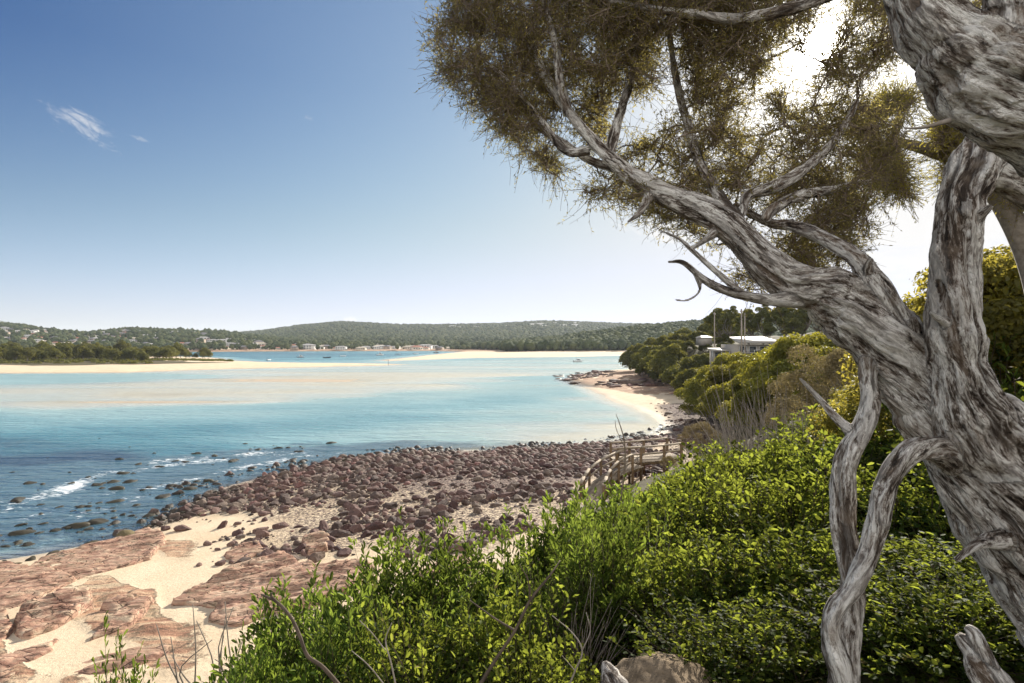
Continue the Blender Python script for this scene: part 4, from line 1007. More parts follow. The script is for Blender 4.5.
        ob = add('weedy_rock', wp[int(g.integers(5))], None, (p[0], p[1], max(p[2], -.10*s)), (g.normal()*.15, g.normal()*.15, g.uniform(0, 6.3)), (s*.95, s*.75, s*.5))
        tag(ob, 'dark seaweed covered rock standing in the shallow wash', 'rock', 'seaweed covered rocks at the water edge')
boulders()

# ------------------------------------------------------------------ sandstone slabs
def slabs():
    t = NT('sandstone_slab'); mp = t.node('ShaderNodeMapping', {'Rotation': (0, 0, math.radians(-30)), 'Scale': (.5, 2.0, 4.0)}); t.L.new(t.wpos(), mp.inputs[0])
    n = t.noise(mp.outputs[0], 1.3, 7, .65, .3); n2 = t.noise(t.wpos(), 5, 5, .7); n3 = t.noise(t.wpos(), .8, 3)
    c = t.ramp(n, [(.3, (.13, .07, .05)), (.42, (.30, .16, .11)), (.53, (.46, .29, .20)), (.64, (.52, .40, .28))])
    c = t.mix(t.mapr(n2, .58, .72, 0, .6), c, (.11, .08, .06)); c = t.mix(t.mapr(n3, .45, .65, 0, .5), c, (.27, .17, .11)); c = t.mix(t.mapr(t.noise(t.wpos(), 2.2, 6, .75), .5, .62, 0, .55), c, (.20, .16, .10))
    vz = t.node('ShaderNodeTexVoronoi', {'Scale': 1.3}, feature='DISTANCE_TO_EDGE'); t.L.new(mp.outputs[0], vz.inputs['Vector'])
    crack = t.mapr(vz.outputs['Distance'], 0, .035, 1, 0); c = t.mix(t.math('MULTIPLY', crack, .6), c, (.07, .05, .04))
    bm = t.bump(t.math('SUBTRACT', t.math('ADD', n, t.math('MULTIPLY', n2, .6)), crack), .9, .08)
    m = t.done(t.pbr(c, .85, bm, .25))
    S = [([(190,590),(240,572),(285,560),(318,572),(345,566),(380,572),(350,596),(300,612),(262,618),(236,628),(206,624),(216,608),(170,606)], .34, 'big flat brown sandstone slab beside the leafy shrub'),
         ([(110,622),(135,602),(156,600),(150,612),(128,628),(96,640),(82,646)], .28, 'long narrow red slab pointing down the sand'),
         ([(12,634),(20,616),(60,604),(92,600),(98,608),(60,628),(30,640)], .38, 'rounded red sandstone outcrop at the left edge'),
         ([(100,612),(118,600),(138,602),(122,614)], .30, 'small dark red block on the pale sand'),
         ([(-10,690),(-5,658),(30,648),(60,640),(58,650),(25,664),(15,690)], .18, 'thin pinkish ledge in the lower left corner'),
         ([(40,560),(90,548),(150,532),(170,540),(150,560),(110,572),(60,585),(20,590),(10,575)], .22, 'broad red brown shelf sloping to the water at left'),
         ([(-20,560),(10,566),(60,572),(80,580),(40,600),(0,612),(-40,610)], .22, 'cracked grey brown shelf at the left edge'),
         ([(222,556),(240,548),(262,545),(270,552),(250,560),(232,566)], .26, 'dark flat rock at the foot of the boulder field'),
         ([(300,545),(316,538),(332,541),(330,552),(308,556)], .35, 'smooth dark red boulder slab near the shrub tops'),
         ([(60,690),(70,664),(130,648),(170,640),(176,652),(140,668),(120,690)], .15, 'pale layered rock ledge at the bottom of the beach'),
         ([(410,578),(440,560),(470,556),(480,566),(450,580)], .25, 'flat brown rock behind the shrub tips'),
         ([(-30,640),(-20,622),(10,618),(20,628),(0,644)], .3, 'rust red rock cut by the left frame edge')]
    for k, (poly, th, lab) in enumerate(S):
        th *= 1.5; W = np.array([hit(a, b, 12, 60)[:2] for a, b in poly]); c0 = W.mean(0); sp = .07
        x0, y0 = W.min(0)-.3; x1, y1 = W.max(0)+.3; nx = int((x1-x0)/sp)+2; ny = int((y1-y0)/sp)+2
        gx, gy = np.meshgrid(np.linspace(x0, x1, nx), np.linspace(y0, y1, ny)); X = gx.ravel(); Y = gy.ravel()
        e = sdf(X, Y, W)+.22*fbm(xy3(X, Y, 1.4), 4, 400+k)
        lay = fbm(np.stack([(X*.86+Y*.5)*.5, (-X*.5+Y*.86)*1.6, X*0], 1), 4, 420+k)
        top = th*(.75+.7*np.round(lay*4.2)/4.2)+.04*fbm(xy3(X, Y, 3.0), 3, 430)
        tilt = .05*((X-c0[0])*.4+(Y-c0[1])*.9)
        z = np.where(e > 0, top*sst(e, 0, .16)+tilt*sst(e, 0, .2), 0)-.18*(1-sst(e, -.12, .04))-.12
        g0 = height(X, Y, False)+.03; Z = g0+z; ok = e > -.16
        i = (np.arange(ny-1)*nx)[:, None]; j = np.arange(nx-1)[None]; Fq = np.stack([i+j, i+j+1, i+nx+j+1, i+nx+j], -1).reshape(-1, 4)
        Fq = Fq[ok[Fq].all(1)]; used = np.unique(Fq); mp_ = np.full(len(X), -1); mp_[used] = np.arange(len(used))
        V = np.stack([X-c0[0], Y-c0[1], Z-g0.mean()], 1)[used]
        o = add('rock_slab', mk_mesh('rock_slab', V, mp_[Fq], m, None, False), None, (c0[0], c0[1], g0.mean()))
        tag(o, lab, 'rock slab', 'sandstone slabs on the beach')
slabs()

# ------------------------------------------------------------------ the two big trees
def bark_mat(name, rich=1.0):
    t = NT(name); q = t.attr('bark', 'Vector'); cav = t.attr('cav')
    n = t.noise(q, 42, 6, .7, .8); n2 = t.noise(q, 120, 4, .75, .5); n3 = t.noise(q, 11, 5, .65, .8); n4 = t.noise(t.wpos(), 9, 4, .6)
    f = t.math('ADD', t.math('MULTIPLY', n, .45), t.math('ADD', t.math('MULTIPLY', n2, .25), t.math('MULTIPLY', n3, .30)))
    c = t.ramp(f, [(.42, (.025, .019, .015)), (.465, (.14, .105, .08)), (.505, (.50, .45, .395)), (.55, (.94, .90, .83))])
    pl = t.attr('plate'); c = t.mix(t.mapr(pl, .0, .22, .5, 0), c, (.22, .155, .105)); c = t.mix(t.mapr(pl, .75, 1, 0, .45), c, (.74, .70, .64))
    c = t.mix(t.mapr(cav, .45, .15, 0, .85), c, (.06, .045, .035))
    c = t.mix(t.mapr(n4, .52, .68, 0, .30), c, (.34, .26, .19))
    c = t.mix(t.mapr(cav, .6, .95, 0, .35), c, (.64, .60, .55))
    b = t.bump(t.math('ADD', t.math('ADD', n, t.math('MULTIPLY', n3, .9)), t.math('ADD', t.math('MULTIPLY', n2, .4), t.math('MULTIPLY', pl, .25))), 1.0, .05)
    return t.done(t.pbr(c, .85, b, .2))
M_bark = bark_mat('paperbark_bark')

def limb(pts, n=None):
    """rows (px, py, Y, radius in photo px) -> (P, r)"""
    W = []
    for px, py, Y, rp in pts: W.append((*at(px, py, Y), rp/F*Y))
    S = spline(W, n or max(12, len(W)*7)); return S[:, :3], np.maximum(S[:, 3], .002)

def limb2(pts, n=None): return limb([(a, b, c, d*.9) for a, b, c, d in pts], n)

def trunk_from(limbs, voxel, m, name, wob=1.0, amp=1.0):
    mb = MB()
    for k, (P, r) in enumerate(limbs):
        P = P.copy(); s = np.arange(len(P))/3.0
        for i in range(3): P[:, i] += r*.14*wob*vnoise(np.stack([s, s*0+k*5, s*0+i*9], 1), 500)
        rr = r*(1+.12*wob*vnoise(np.stack([s*1.3, s*0+k*3, s*0], 1), 501))
        V, Fq = tube(P, rr, 24); mb.put(V, Fq)
    me = mb.mesh('tmp', m); o = add('tmp', me); md = o.modifiers.new('r', 'REMESH'); md.mode = 'VOXEL'; md.voxel_size = voxel
    dg = bpy.context.evaluated_depsgraph_get(); ev = o.evaluated_get(dg); em = ev.to_mesh()
    nV = len(em.vertices); V = np.empty(nV*3, np.float32); em.vertices.foreach_get('co', V); V = V.reshape(-1, 3).astype(float)
    nr = np.empty(nV*3, np.float32); em.vertices.foreach_get('normal', nr); nr = nr.reshape(-1, 3)
    li = np.empty(len(em.loops), np.int32); em.loops.foreach_get('vertex_index', li)
    lt = np.empty(len(em.polygons), np.int32); em.polygons.foreach_get('loop_total', lt)
    Fq = li.reshape(-1, 4) if (lt == 4).all() else None
    ev.to_mesh_clear(); bpy.data.objects.remove(o); bpy.data.meshes.remove(me)
    best = np.full(nV, 1e9); wsum = np.zeros(nV); dsum = np.zeros(nV); Q = np.zeros((nV, 3)); lr = np.zeros(nV); plate = np.zeros(nV)
    for k, (P, r) in enumerate(limbs):
        T, N, B = frames(P); seg = np.r_[0, np.cumsum(np.linalg.norm(np.diff(P, axis=0), axis=1))]
        sd = np.full(nV, 1e9); bi = np.zeros(nV, int); bt = np.zeros(nV)
        for i in range(len(P)-1):
            e = P[i+1]-P[i]; w = V-P[i]; t_ = np.clip(w@e/(e@e), 0, 1); d = np.linalg.norm(w-t_[:, None]*e, axis=1)-(r[i]*(1-t_)+r[i+1]*t_)
            u = d < sd; sd[u] = d[u]; bi[u] = i; bt[u] = t_[u]
        act = sd < .12
        ia = np.where(act)[0]; Va = V[ia]; dm = np.full(len(ia), 1e9); step = seg[-1]/len(P)
        D2 = np.stack([((Va-P[i])**2).sum(1) for i in range(len(P))], 1) if len(ia)*len(P) < 6e7 else np.stack([((Va-P[i])**2).sum(1).astype(np.float32) for i in range(len(P))], 1)
        D2 = D2-D2.min(1)[:, None]; sg = np.clip(.35*r[bi[ia]], 1.2*step, .06)[:, None]; Wt = np.exp(-D2/(2*sg*sg)); Wt /= Wt.sum(1)[:, None]
        Nn = np.zeros((nV, 3)); Bb = Nn.copy(); C = Nn.copy(); rr = np.full(nV, .01); s = np.zeros(nV); s[ia] = Wt@seg; rr[ia] = Wt@r
        Nn[ia] = Wt@N; Bb[ia] = Wt@B; C[ia] = Wt@P
        w = V-C; a = np.arctan2((w*Bb).sum(1), (w*Nn).sum(1))+s*1.1
        R_ = np.maximum(rr, .02); q = np.stack([np.cos(a)*R_, np.sin(a)*R_, s*.22], 1)+k*3.1
        q[:, :2] += .02*np.stack([vnoise(V*6, 7), vnoise(V*6, 8)], 1)
        r1 = 1-np.abs(fbm(q*11, 2, 601)); r2 = 1-np.abs(vnoise(q*30, 603)*.7+vnoise(q*62, 605)*.3); r3 = fbm(q*np.array([6, 6, 12.]), 2, 607)
        qw = q*np.array([26, 26, 15.])+.8*np.stack([vnoise(q*13+i*7, 611+i) for i in range(3)], 1); fl = np.floor(qw).astype(np.int64)
        pl = _hash(fl[:, 0], fl[:, 1], fl[:, 2], 619)
        dval = .45*(r1-.75)*1.8+.60*(r2-.7)+.28*r3+.30*(pl-.5)
        wt = np.exp(-np.clip(sd, -.1, 1)/.018)*act; dsum += wt*dval*np.minimum(rr*.30, .040); wsum += wt
        u = sd < best; best[u] = sd[u]; Q[u] = q[u]; lr[u] = dval[u]; plate[u] = pl[u]
    dsp = dsum/np.maximum(wsum, 1e-9)*amp; V = V+nr*dsp[:, None]
    cav = np.clip(.5+lr*.9, 0, 1)
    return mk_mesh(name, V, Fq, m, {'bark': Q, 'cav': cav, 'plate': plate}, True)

T1 = [limb([(1330,1060,2.25,95),(1230,860,2.3,84),(1160,725,2.35,74),(1098,622,2.42,66),(1050,548,2.48,60),(1010,492,2.52,54),(972,440,2.58,46),(935,402,2.62,37),(905,366,2.66,32),(878,335,2.7,31),(853,308,2.74,30),(825,293,2.78,25),(797,285,2.81,20),(768,266,2.85,17.5),(742,238,2.9,16),(705,212,3.0,13),(660,192,3.1,10),(622,168,3.2,8),(590,138,3.3,6),(568,110,3.4,4.5),(548,80,3.5,5),(530,40,3.6,4),(520,-10,3.7,2.5)], 150),
      limb([(1030,520,2.5,46),(1000,470,2.5,42),(970,425,2.5,36),(960,385,2.49,29),(955,345,2.48,24),(954,300,2.48,21),(955,255,2.5,19.5),(960,210,2.52,20),(975,170,2.56,21),(998,128,2.65,19),(1020,70,2.8,17),(1040,10,2.95,14),(1060,-60,3.1,12)], 80),
      limb([(985,170,2.6,15),(1008,180,2.62,13),(1040,200,2.65,12),(1080,215,2.7,11),(1150,250,2.8,10)], 24),
      limb([(915,355,2.62,16),(893,318,2.62,13),(878,288,2.65,12),(860,262,2.72,10),(842,248,2.8,8),(820,236,2.9,6.5),(795,226,3.05,5),(768,222,3.2,4),(735,205,3.4,3)], 50),
      limb([(748,240,2.92,8),(738,222,3.0,8),(726,206,3.1,7.5),(712,185,3.2,6.5),(700,160,3.3,5.5),(690,130,3.4,5),(680,95,3.5,4),(672,50,3.6,3),(668,0,3.7,2)], 50),
      limb([(742,215,3.02,4),(748,195,3.1,5),(770,188,3.15,6),(800,172,3.2,5.5),(826,150,3.3,4.5),(845,125,3.4,3.5),(858,100,3.5,2.5)], 40),
      limb([(765,222,3.1,5),(772,210,3.15,5.5),(800,196,3.2,5),(838,188,3.3,3.5),(870,180,3.4,2.5)], 30),
      limb([(872,350,2.66,9),(868,375,2.64,8),(870,405,2.6,9),(858,435,2.55,10),(846,462,2.5,10.5),(842,500,2.48,11),(846,545,2.45,11),(852,590,2.42,11),(846,640,2.4,12),(842,700,2.36,14),(840,840,2.32,18)], 60),
      limb([(960,462,2.52,17),(930,448,2.44,12),(905,456,2.38,10.5),(888,482,2.35,10),(878,518,2.33,9.5),(866,558,2.31,9),(852,588,2.30,9),(836,606,2.3,9),(830,624,2.3,9),(834,650,2.3,12),(842,690,2.28,13),(850,850,2.25,18)], 60),
      limb([(800,378,2.75,1.5),(818,398,2.7,3),(836,418,2.62,4),(852,432,2.56,6)], 16),
      limb([(985,470,2.46,14),(966,452,2.44,9),(955,435,2.44,7),(948,420,2.46,5),(944,405,2.5,4)], 16),
      limb([(800,300,2.78,9),(775,300,2.76,6),(745,296,2.74,4.5),(715,286,2.72,4),(695,272,2.72,3),(682,262,2.72,2.2),(668,262,2.72,1.2)], 30),
      limb([(695,272,2.72,3),(700,290,2.72,1.6),(688,300,2.72,1.2),(675,300,2.72,.8)], 12),
      limb([(745,296,2.74,3.5),(712,268,2.78,2.8),(690,248,2.8,2.4),(678,238,2.85,1.6),(660,230,2.9,1.0)], 18),
      limb([(882,305,2.68,7),(874,285,2.66,6),(868,268,2.64,4),(872,258,2.62,2.5)], 14), limb([(905,345,2.62,6),(915,330,2.56,4.5),(913,318,2.52,3)], 12),
      limb([(955,330,2.46,6),(938,318,2.4,3.5),(930,312,2.38,1.5)], 12), limb([(720,228,2.95,6),(705,240,2.9,3),(690,250,2.88,1.5)], 12), limb([(650,196,3.1,5),(640,212,3.05,3),(628,222,3.0,1.2)], 12),
      limb([(1000,540,2.36,10),(975,545,2.28,5),(955,560,2.24,2.5)], 12), limb([(965,230,2.48,6),(985,212,2.42,4),(992,205,2.4,2.5)], 12),
      limb([(610,152,3.25,6),(618,120,3.35,5),(630,85,3.5,4),(638,40,3.6,3),(640,0,3.7,2)], 30),
      limb([(660,190,3.1,6),(625,172,3.25,5),(590,160,3.4,4),(560,140,3.5,3),(530,125,3.6,2)], 30),
      limb([(590,150,3.3,5),(566,150,3.35,4),(540,120,3.45,3.4),(512,85,3.55,2.6),(485,60,3.7,1.8)], 30),
      limb([(568,112,3.4,5),(560,80,3.4,4.5),(556,45,3.45,4),(545,0,3.5,3)], 24),
      limb([(1060,-60,3.1,12),(980,-70,3.0,11),(900,-35,2.95,8),(830,-6,2.95,6.5),(775,12,3.0,5.5),(735,18,3.05,5),(695,14,3.1,4),(655,8,3.2,3),(610,0,3.3,2)], 50)]
T2 = [limb2([(1420,1080,1.52,110),(1370,760,1.54,92),(1310,480,1.56,80),(1230,280,1.58,70),(1150,175,1.6,64),(1070,118,1.62,58),(1012,90,1.64,55),(972,62,1.66,45),(942,32,1.68,36),(925,0,1.7,32),(912,-50,1.74,30),(890,-120,1.8,26)], 110),
      limb2([(1050,115,1.62,46),(1026,85,1.62,38),(1018,50,1.62,30),(1022,15,1.64,31),(1030,-30,1.68,32),(1050,-110,1.72,28)], 50)]

def grow(limb_sets, targets, seed, r0=.006):
    """join every target to the nearest existing twig by a crooked path"""
    g = np.random.default_rng(seed); nodes = np.vstack([P for P, r in limb_sets]); dirs = np.vstack([unit(np.gradient(P, axis=0)) for P, r in limb_sets])
    cap = len(nodes)+len(targets)*9+10; A = np.zeros((cap, 3)); Dd = np.zeros((cap, 3)); A[:len(nodes)] = nodes; Dd[:len(nodes)] = dirs; n = len(nodes)
    d0 = np.array([np.min(np.linalg.norm(nodes-t_, axis=1)) for t_ in targets]); paths = []; rads = []; ends = []
    for ti in np.argsort(d0):
        t_ = targets[ti]; dd = np.linalg.norm(A[:n]-t_, axis=1); i = int(np.argmin(dd)); L = dd[i]
        a = A[i]; K = 8; s = np.linspace(0, 1, K)[:, None]; mid = a+(t_-a)*.45+Dd[i]*L*.22+g.normal(size=3)*L*.10
        P = a*(1-s)**2+2*mid*s*(1-s)+t_*s*s; P[1:-1] += g.normal(size=(K-2, 3))*L*.018
        rs = min(r0*(.45+L*1.8), .020); paths.append(P); rads.append(np.linspace(rs, rs*.35, K))
        A[n:n+K-1] = P[1:]; Dd[n:n+K-1] = unit(np.gradient(P, axis=0))[1:]; n += K-1; ends.append((t_, Dd[n-1]))
    return np.array(paths), np.array(rads), ends

def sprays(ends, seed, ntw, lmin, lmax, spread, nleaf, leafL, leafW, droop=0.0, rt=.0016, bare=.25):
    g = np.random.default_rng(seed); E = np.array([e[0] for e in ends]); D = np.array([e[1] for e in ends]); n = len(E)*ntw
    p0 = np.repeat(E, ntw, 0); d0 = np.repeat(D, ntw, 0); d = unit(d0+g.normal(size=(n, 3))*spread+np.array([0, 0, .15])); L = g.uniform(lmin, lmax, n)
    p0 = p0-d0*(g.random(n)*.16)[:, None]; K = 5; s = np.linspace(0, 1, K)[None, :, None]; bend = g.normal(size=(n, 3))*.35; bend[:, 2] -= droop
    P = p0[:, None]+d[:, None]*s*L[:, None, None]+bend[:, None]*(s**2)*L[:, None, None]*.6
    P[:, 1:] += g.normal(size=(n, K-1, 3))*.006
    r = rt*np.linspace(1.2, .5, K)[None]*g.uniform(.7, 1.3, (n, 1)); TV, TF = tubes(P, r, 3, seed)
    ok = np.where(g.random(n) > bare)[0]; m = len(ok); tt = .15+.85*g.random((m, nleaf)); idx = tt*(K-1); i0 = np.minimum(idx.astype(int), K-2); f = (idx-i0)[..., None]; rw = ok[:, None]
    pos = P[rw, i0]*(1-f)+P[rw, i0+1]*f; tan = unit(P[rw, i0+1]-P[rw, i0]); dr = unit(tan*.75+g.normal(size=pos.shape)*.5); pos = pos.reshape(-1, 3); dr = dr.reshape(-1, 3); N = len(pos)
    sz = g.uniform(.6, 1.25, N); LV, LF, k = leaf_geo(pos, dr, unit(g.normal(size=(N, 3))), leafL*sz, leafW*sz, False, .2)
    return TV, TF, LV, LF, np.repeat(g.random(N), k)

def inpoly(x, y, poly): return sdf(np.asarray(x, float), np.asarray(y, float), poly) > 0

def targets_from(regions, seed):
    g = np.random.default_rng(seed); out = []
    for poly, n, Y0, Y1, holes in regions:
        poly = np.array(poly, float); k = 0
        while k < n:
            m = 4000; px = g.uniform(poly[:, 0].min(), poly[:, 0].max(), m); py = g.uniform(poly[:, 1].min(), poly[:, 1].max(), m); ok = inpoly(px, py, poly)
            cl = fbm(np.stack([px/42, py/42, px*0+seed], 1), 2, 71); ok &= cl > -.20   # foliage gathers in clumps
            for hx, hy, hr in holes: ok &= ((px-hx)**2+(py-hy)**2 > hr**2)
            px, py = px[ok][:n-k], py[ok][:n-k]; Y = g.uniform(Y0, Y1, len(px))
            for a, b, c in zip(px, py, Y): out.append(at(a, b, c))
            k += len(px)
    return np.array(out)

def big_trees():
    r1 = empty('paperbark_tree', at(1140, 1010, 2.25)); inv = -np.array(r1.location)
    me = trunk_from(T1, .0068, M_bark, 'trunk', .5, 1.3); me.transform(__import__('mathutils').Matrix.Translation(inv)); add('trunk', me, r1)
    SH = [(822, 40, 13), (814, 70, 8), (832, 24, 8)]
    R = [([(455,-5),(437,30),(436,55),(448,85),(475,108),(505,140),(545,168),(585,200),(620,205),(650,160),(640,60),(640,-60),(455,-60)], 860, 3.35, 4.6, []),
         ([(640,-60),(640,150),(700,190),(760,180),(775,60),(770,-60)], 480, 3.1, 4.5, []),
         ([(600,-60),(560,20),(570,70),(700,85),(765,60),(770,-60)], 340, 3.0, 3.8, []),
         ([(620,195),(650,222),(700,235),(745,290),(800,285),(850,262),(872,235),(868,200),(800,180),(700,180)], 270, 3.1, 4.2, []),
         ([(770,90),(770,210),(850,235),(880,190),(905,140),(905,110),(850,95),(800,100)], 290, 3.2, 4.8, SH),
         ([(770,-60),(770,60),(800,95),(860,85),(900,60),(900,-60)], 290, 3.2, 4.8, SH)]
    tg = targets_from(R, 91); P, rad, ends = grow(T1[:7]+T1[21:], tg, 92, .0085)
    V1, F1 = tubes(P, rad, 5, 3)
    a = sprays(ends, 93, 11, .09, .25, .8, 13, .024, .0058, .05, .0014)
    # loose hair of bare twigs on the outer left edge
    edge = [e for e in ends if e[0][0]/e[0][1]*F+512 < 560]
    edge2 = [(e[0], unit(e[1]+np.array([-.7, 0, -.15]))) for e in edge]
    b = sprays(edge2, 94, 5, .10, .26, .6, 6, .014, .003, .1, .0015, .5)
    V = np.vstack([V1, a[0], b[0]]); Fs = np.vstack([F1, a[1]+len(V1), b[1]+len(V1)+len(a[0])])
    add('twig', mk_mesh('twigs', V+inv, Fs, M_twig, None, True), r1)
    V = np.vstack([a[2], b[2]]); Fs = np.vstack([a[3], b[3]+len(a[2])])
    add('foliage', mk_mesh('foliage', V+inv, Fs, M_leaf_tree, {'rnd': np.concatenate([a[4], b[4]])}), r1)
    tag(r1, 'twisted grey barked tree leaning left over the bay with a brown green crown', 'tree')
    # nearer tree whose thick limb crosses the upper right corner
    r2 = empty('leaning_tree', at(1420, 1080, 1.52)); inv2 = -np.array(r2.location)
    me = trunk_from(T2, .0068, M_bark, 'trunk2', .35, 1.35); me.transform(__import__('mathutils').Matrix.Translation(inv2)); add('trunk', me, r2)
    mb = MB()
    for L_ in ([(905,128,1.64,.6),(925,127,1.64,1.6),(950,120,1.64,3)],):
        P_, q = limb(L_, 8); mb.tube(P_+inv2, q, 8)
    add('dead_twig', mb.mesh('dead_twig', M_twig_grey, True), r2)
    tag(r2, 'thick forked grey limb crossing the upper right corner very close', 'tree')
    # olive tree behind, whose foliage shows around the thick limb
    T3 = [limb([(1080,520,5.6,22),(1060,380,5.6,18),(1040,280,5.7,14),(1010,215,5.8,10),(975,170,5.9,8),(930,150,6.0,6),(890,140,6.2,4)], 50), limb([(1010,215,5.8,8),(1015,150,5.8,7),(1000,80,5.9,5),(985,20,6,4)], 30), limb([(1040,280,5.7,10),(1080,200,5.7,9),(1100,100,5.8,7)], 24)]
    r3 = empty('olive_tree', T3[0][0][0]); inv3 = -T3[0][0][0]
    R = [([(862,125),(868,160),(885,188),(925,200),(965,190),(985,150),(960,120),(915,95),(880,100)], 420, 5.4, 6.6, []),
         ([(940,-30),(950,60),(1010,80),(1100,60),(1100,-40)], 230, 5.4, 6.6, []), ([(985,160),(990,190),(1040,212),(1100,200),(1100,140)], 150, 5.4, 6.6, [])]
    tg = targets_from(R, 95); P, rad, ends = grow(T3, tg, 96); V1, F1 = tubes(P, rad*1.3, 5, 3); a = sprays(ends, 97, 12, .14, .34, .75, 14, .034, .0075, .05, .0025)
    V = np.vstack([V1, a[0]]); mb = MB()
    for P_, q in T3: mb.tube(P_+inv3, q, 10)
    add('trunk', mb.mesh('trunk3', M_twig_grey, True), r3)
    add('twig', mk_mesh('twigs3', V+inv3, np.vstack([F1, a[1]+len(V1)]), M_twig, None, True), r3)
    add('foliage', mk_mesh('foliage3', a[2]+inv3, a[3], M_leaf_yellow, {'rnd': a[4]}), r3)
    tag(r3, 'olive gold foliaged tree behind the forked limb at upper right', 'tree')
big_trees()

# ------------------------------------------------------------------ foreground shrubs
def foreground():
    sp = {}
    for k in range(4):
        sp['broad%d' % k] = shrub_mesh('broad', 1.5, .85, 210, .088, .031, 26, 600+k, M_leaf_shrub, M_stem, .55, True, .04, .006)
    for k in range(4):
        sp['small%d' % k] = shrub_mesh('small', 1.5, .95, 230, .064+.010*(k%2)*1.5, .036+.004*k, 24, 620+k, M_leaf_dark, M_stem, .45, True, .05, .006, .75, .5, 1.1)
    sp['thin'] = shrub_mesh('thin', 1.6, .8, 150, .05, .012, 18, 640, M_leaf_shrub, M_stem, .6, True, .35, .006, .7, .3)
    lob = dome_lobes(np.random.default_rng(8), 34, 1.15, 2.15, .5, .34, .8); sp['olive'] = (crown_mesh('olive', lob, 34000, .05, 650, M_leaf_yellow, .4, .26), trunk_mesh('olive_stem', lob, .035, 651, M_stem, .3, 22, -.3))
    first = {}
    g = np.random.default_rng(29)
    nm = {'broad': 'broadleaf_shrub', 'small': 'dense_shrub', 'thin': 'wiry_shrub', 'olive': 'olive_shrub'}
    def put(kind, px, py_top, Y, lab, wide=1.0):
        p = on_ground(px, Y, -.05); zt = EYE+(HZ-py_top)/F*Y; h = {'olive': 2.1}.get(kind, 1.42); s = max((zt-p[2])/h, .3)
        if kind not in first:
            base = kind.rstrip('0123456789'); r = empty(nm[base], p); add('foliage', sp[kind][0], r); add('stem', sp[kind][1], r); first[kind] = r
        else: r = copy_tree(first[kind]); r.location = tuple(p)
        r.rotation_euler = (0, 0, g.uniform(0, 6.28)); w = wide*max(s, .8); r.scale = (w, w, s); tag(r, lab, 'shrub'); return r
    fg = [('broad0',300,582,4.6,'leafy shrub furthest left along the lower edge, beside the sand',.8),
          ('broad1',385,548,4.9,'bright leaved shrub with upright tips left of the tallest tips',.9),
          ('broad2',440,543,5.0,'bright leaved shrub whose tips stand against the boulders',.85),
          ('broad3',505,540,5.2,'sunlit leafy shrub just left of the wiry stems',.85),
          ('broad0',560,496,6.2,'tall pale green shrub in front of the boardwalk foot',.8),
          ('broad1',255,640,3.6,'small leafy shrub low beside the big flat slab',.6),
          ('broad2',335,610,3.7,'shaded leafy shrub low in front around the crooked dead branch',.75),
          ('small0',420,605,3.5,'dense small leaved shrub at the bottom centre left',.8),
          ('small1',500,590,3.7,'dark dense shrub at the bottom centre',.8),
          ('broad3',465,600,4.1,'mid row leafy shrub between the bright tips and the dark shrub',.8),
          ('thin',600,505,5.6,'wiry brown stemmed shrub with sparse tips below the boardwalk',.9),
          ('thin',560,560,4.4,'wiry thin leaved shrub left of the sandy boulder',.8),
          ('thin',640,520,4.8,'wiry shrub right behind the sandy boulder',.8),
          ('small1',663,474,15,'small dark shrub overlapping the near rail of the boardwalk',.8),
          ('broad2',600,520,4.6,'leafy shrub among the wiry stems at the centre',.8),
          ('small2',545,625,3.1,'low dense shrub left of the pale stump',.6),
          ('broad1',620,485,8.5,'sunny shrub top just in front of the boardwalk ramp',1.0),
          ('broad2',650,500,7.4,'sunny leafy shrub below the boardwalk platform',.9),
          ('small3',690,462,9.0,'bright small leaved shrub right of the boardwalk',1.1),
          ('small0',735,446,10.0,'bright topped shrub under the bare twig thicket',1.1),
          ('small1',785,432,9.5,'dark leaved shrub behind the forked lower stems',1.1),
          ('small2',830,425,9.0,'dark leaved shrub seen left of the main trunk base',1.1),
          ('small3',700,490,6.4,'dense shrub in the shaded middle of the slope',1.1),
          ('small0',755,475,6.0,'dense shrub left of the upright lower stem',1.1),
          ('small1',810,460,6.0,'dense shrub immediately behind the upright lower stem',1.1),
          ('small2',870,455,6.0,'dense shrub between the two lower stems and the trunk',1.1),
          ('small3',925,480,5.6,'dense shrub in the gap beneath the trunk',1.1),
          ('small1',680,545,4.5,'backlit shrub right of the wiry stems',.95),
          ('small0',735,535,4.3,'backlit shrub in the middle of the shaded slope',.95),
          ('small3',790,530,4.2,'backlit shrub touching the left of the upright stem',.95),
          ('small2',900,530,4.2,'backlit shrub right of the curved lower stem',.95),
          ('small1',960,560,3.9,'backlit shrub under the leaning trunk base',.95),
          ('small0',725,605,3.3,'low shrub right of the sandy boulder',.8),
          ('small2',785,610,3.2,'low shrub in front of the lower stems at left',.8),
          ('small3',890,610,3.2,'low shrub in front of the lower stems at right',.8),
          ('small0',985,620,3.0,'low shrub beside the broken dead stump',.7),
          ('small3',930,640,2.9,'low shrub at the bottom between lower stems and the stump',.7),
          ('small1',1060,600,3.4,'low shrub at the right frame edge below the trunk',.8),
          ('small2',1035,385,5.5,'sunlit yellow green shrub right of the trunk at the frame edge',1.1),
          ('small3',1000,395,8.0,'sunlit shrub behind the fork of the trunk at right',1.2),
          ('small0',1065,380,7.5,'sunlit shrub cut by the right frame edge',1.2),
          ('broad3',118,650,4.2,'small sprig of dark leaves low on the left over the sand',.45),
          ('olive',1022,236,9.0,'tall olive shrub right of the upright trunk',1.0),
          ('olive',1110,225,8.5,'tall olive shrub leaving the frame at right',1.2),
          ('olive',930,345,10.0,'olive shrub seen between the two trunks',1.2),
          ('broad3',990,350,8.0,'leafy green shrub filling the gap right of the fork',1.1)]
    for kind, px, py, Y, lab, w in fg: put(kind, px, py, Y, lab, w)
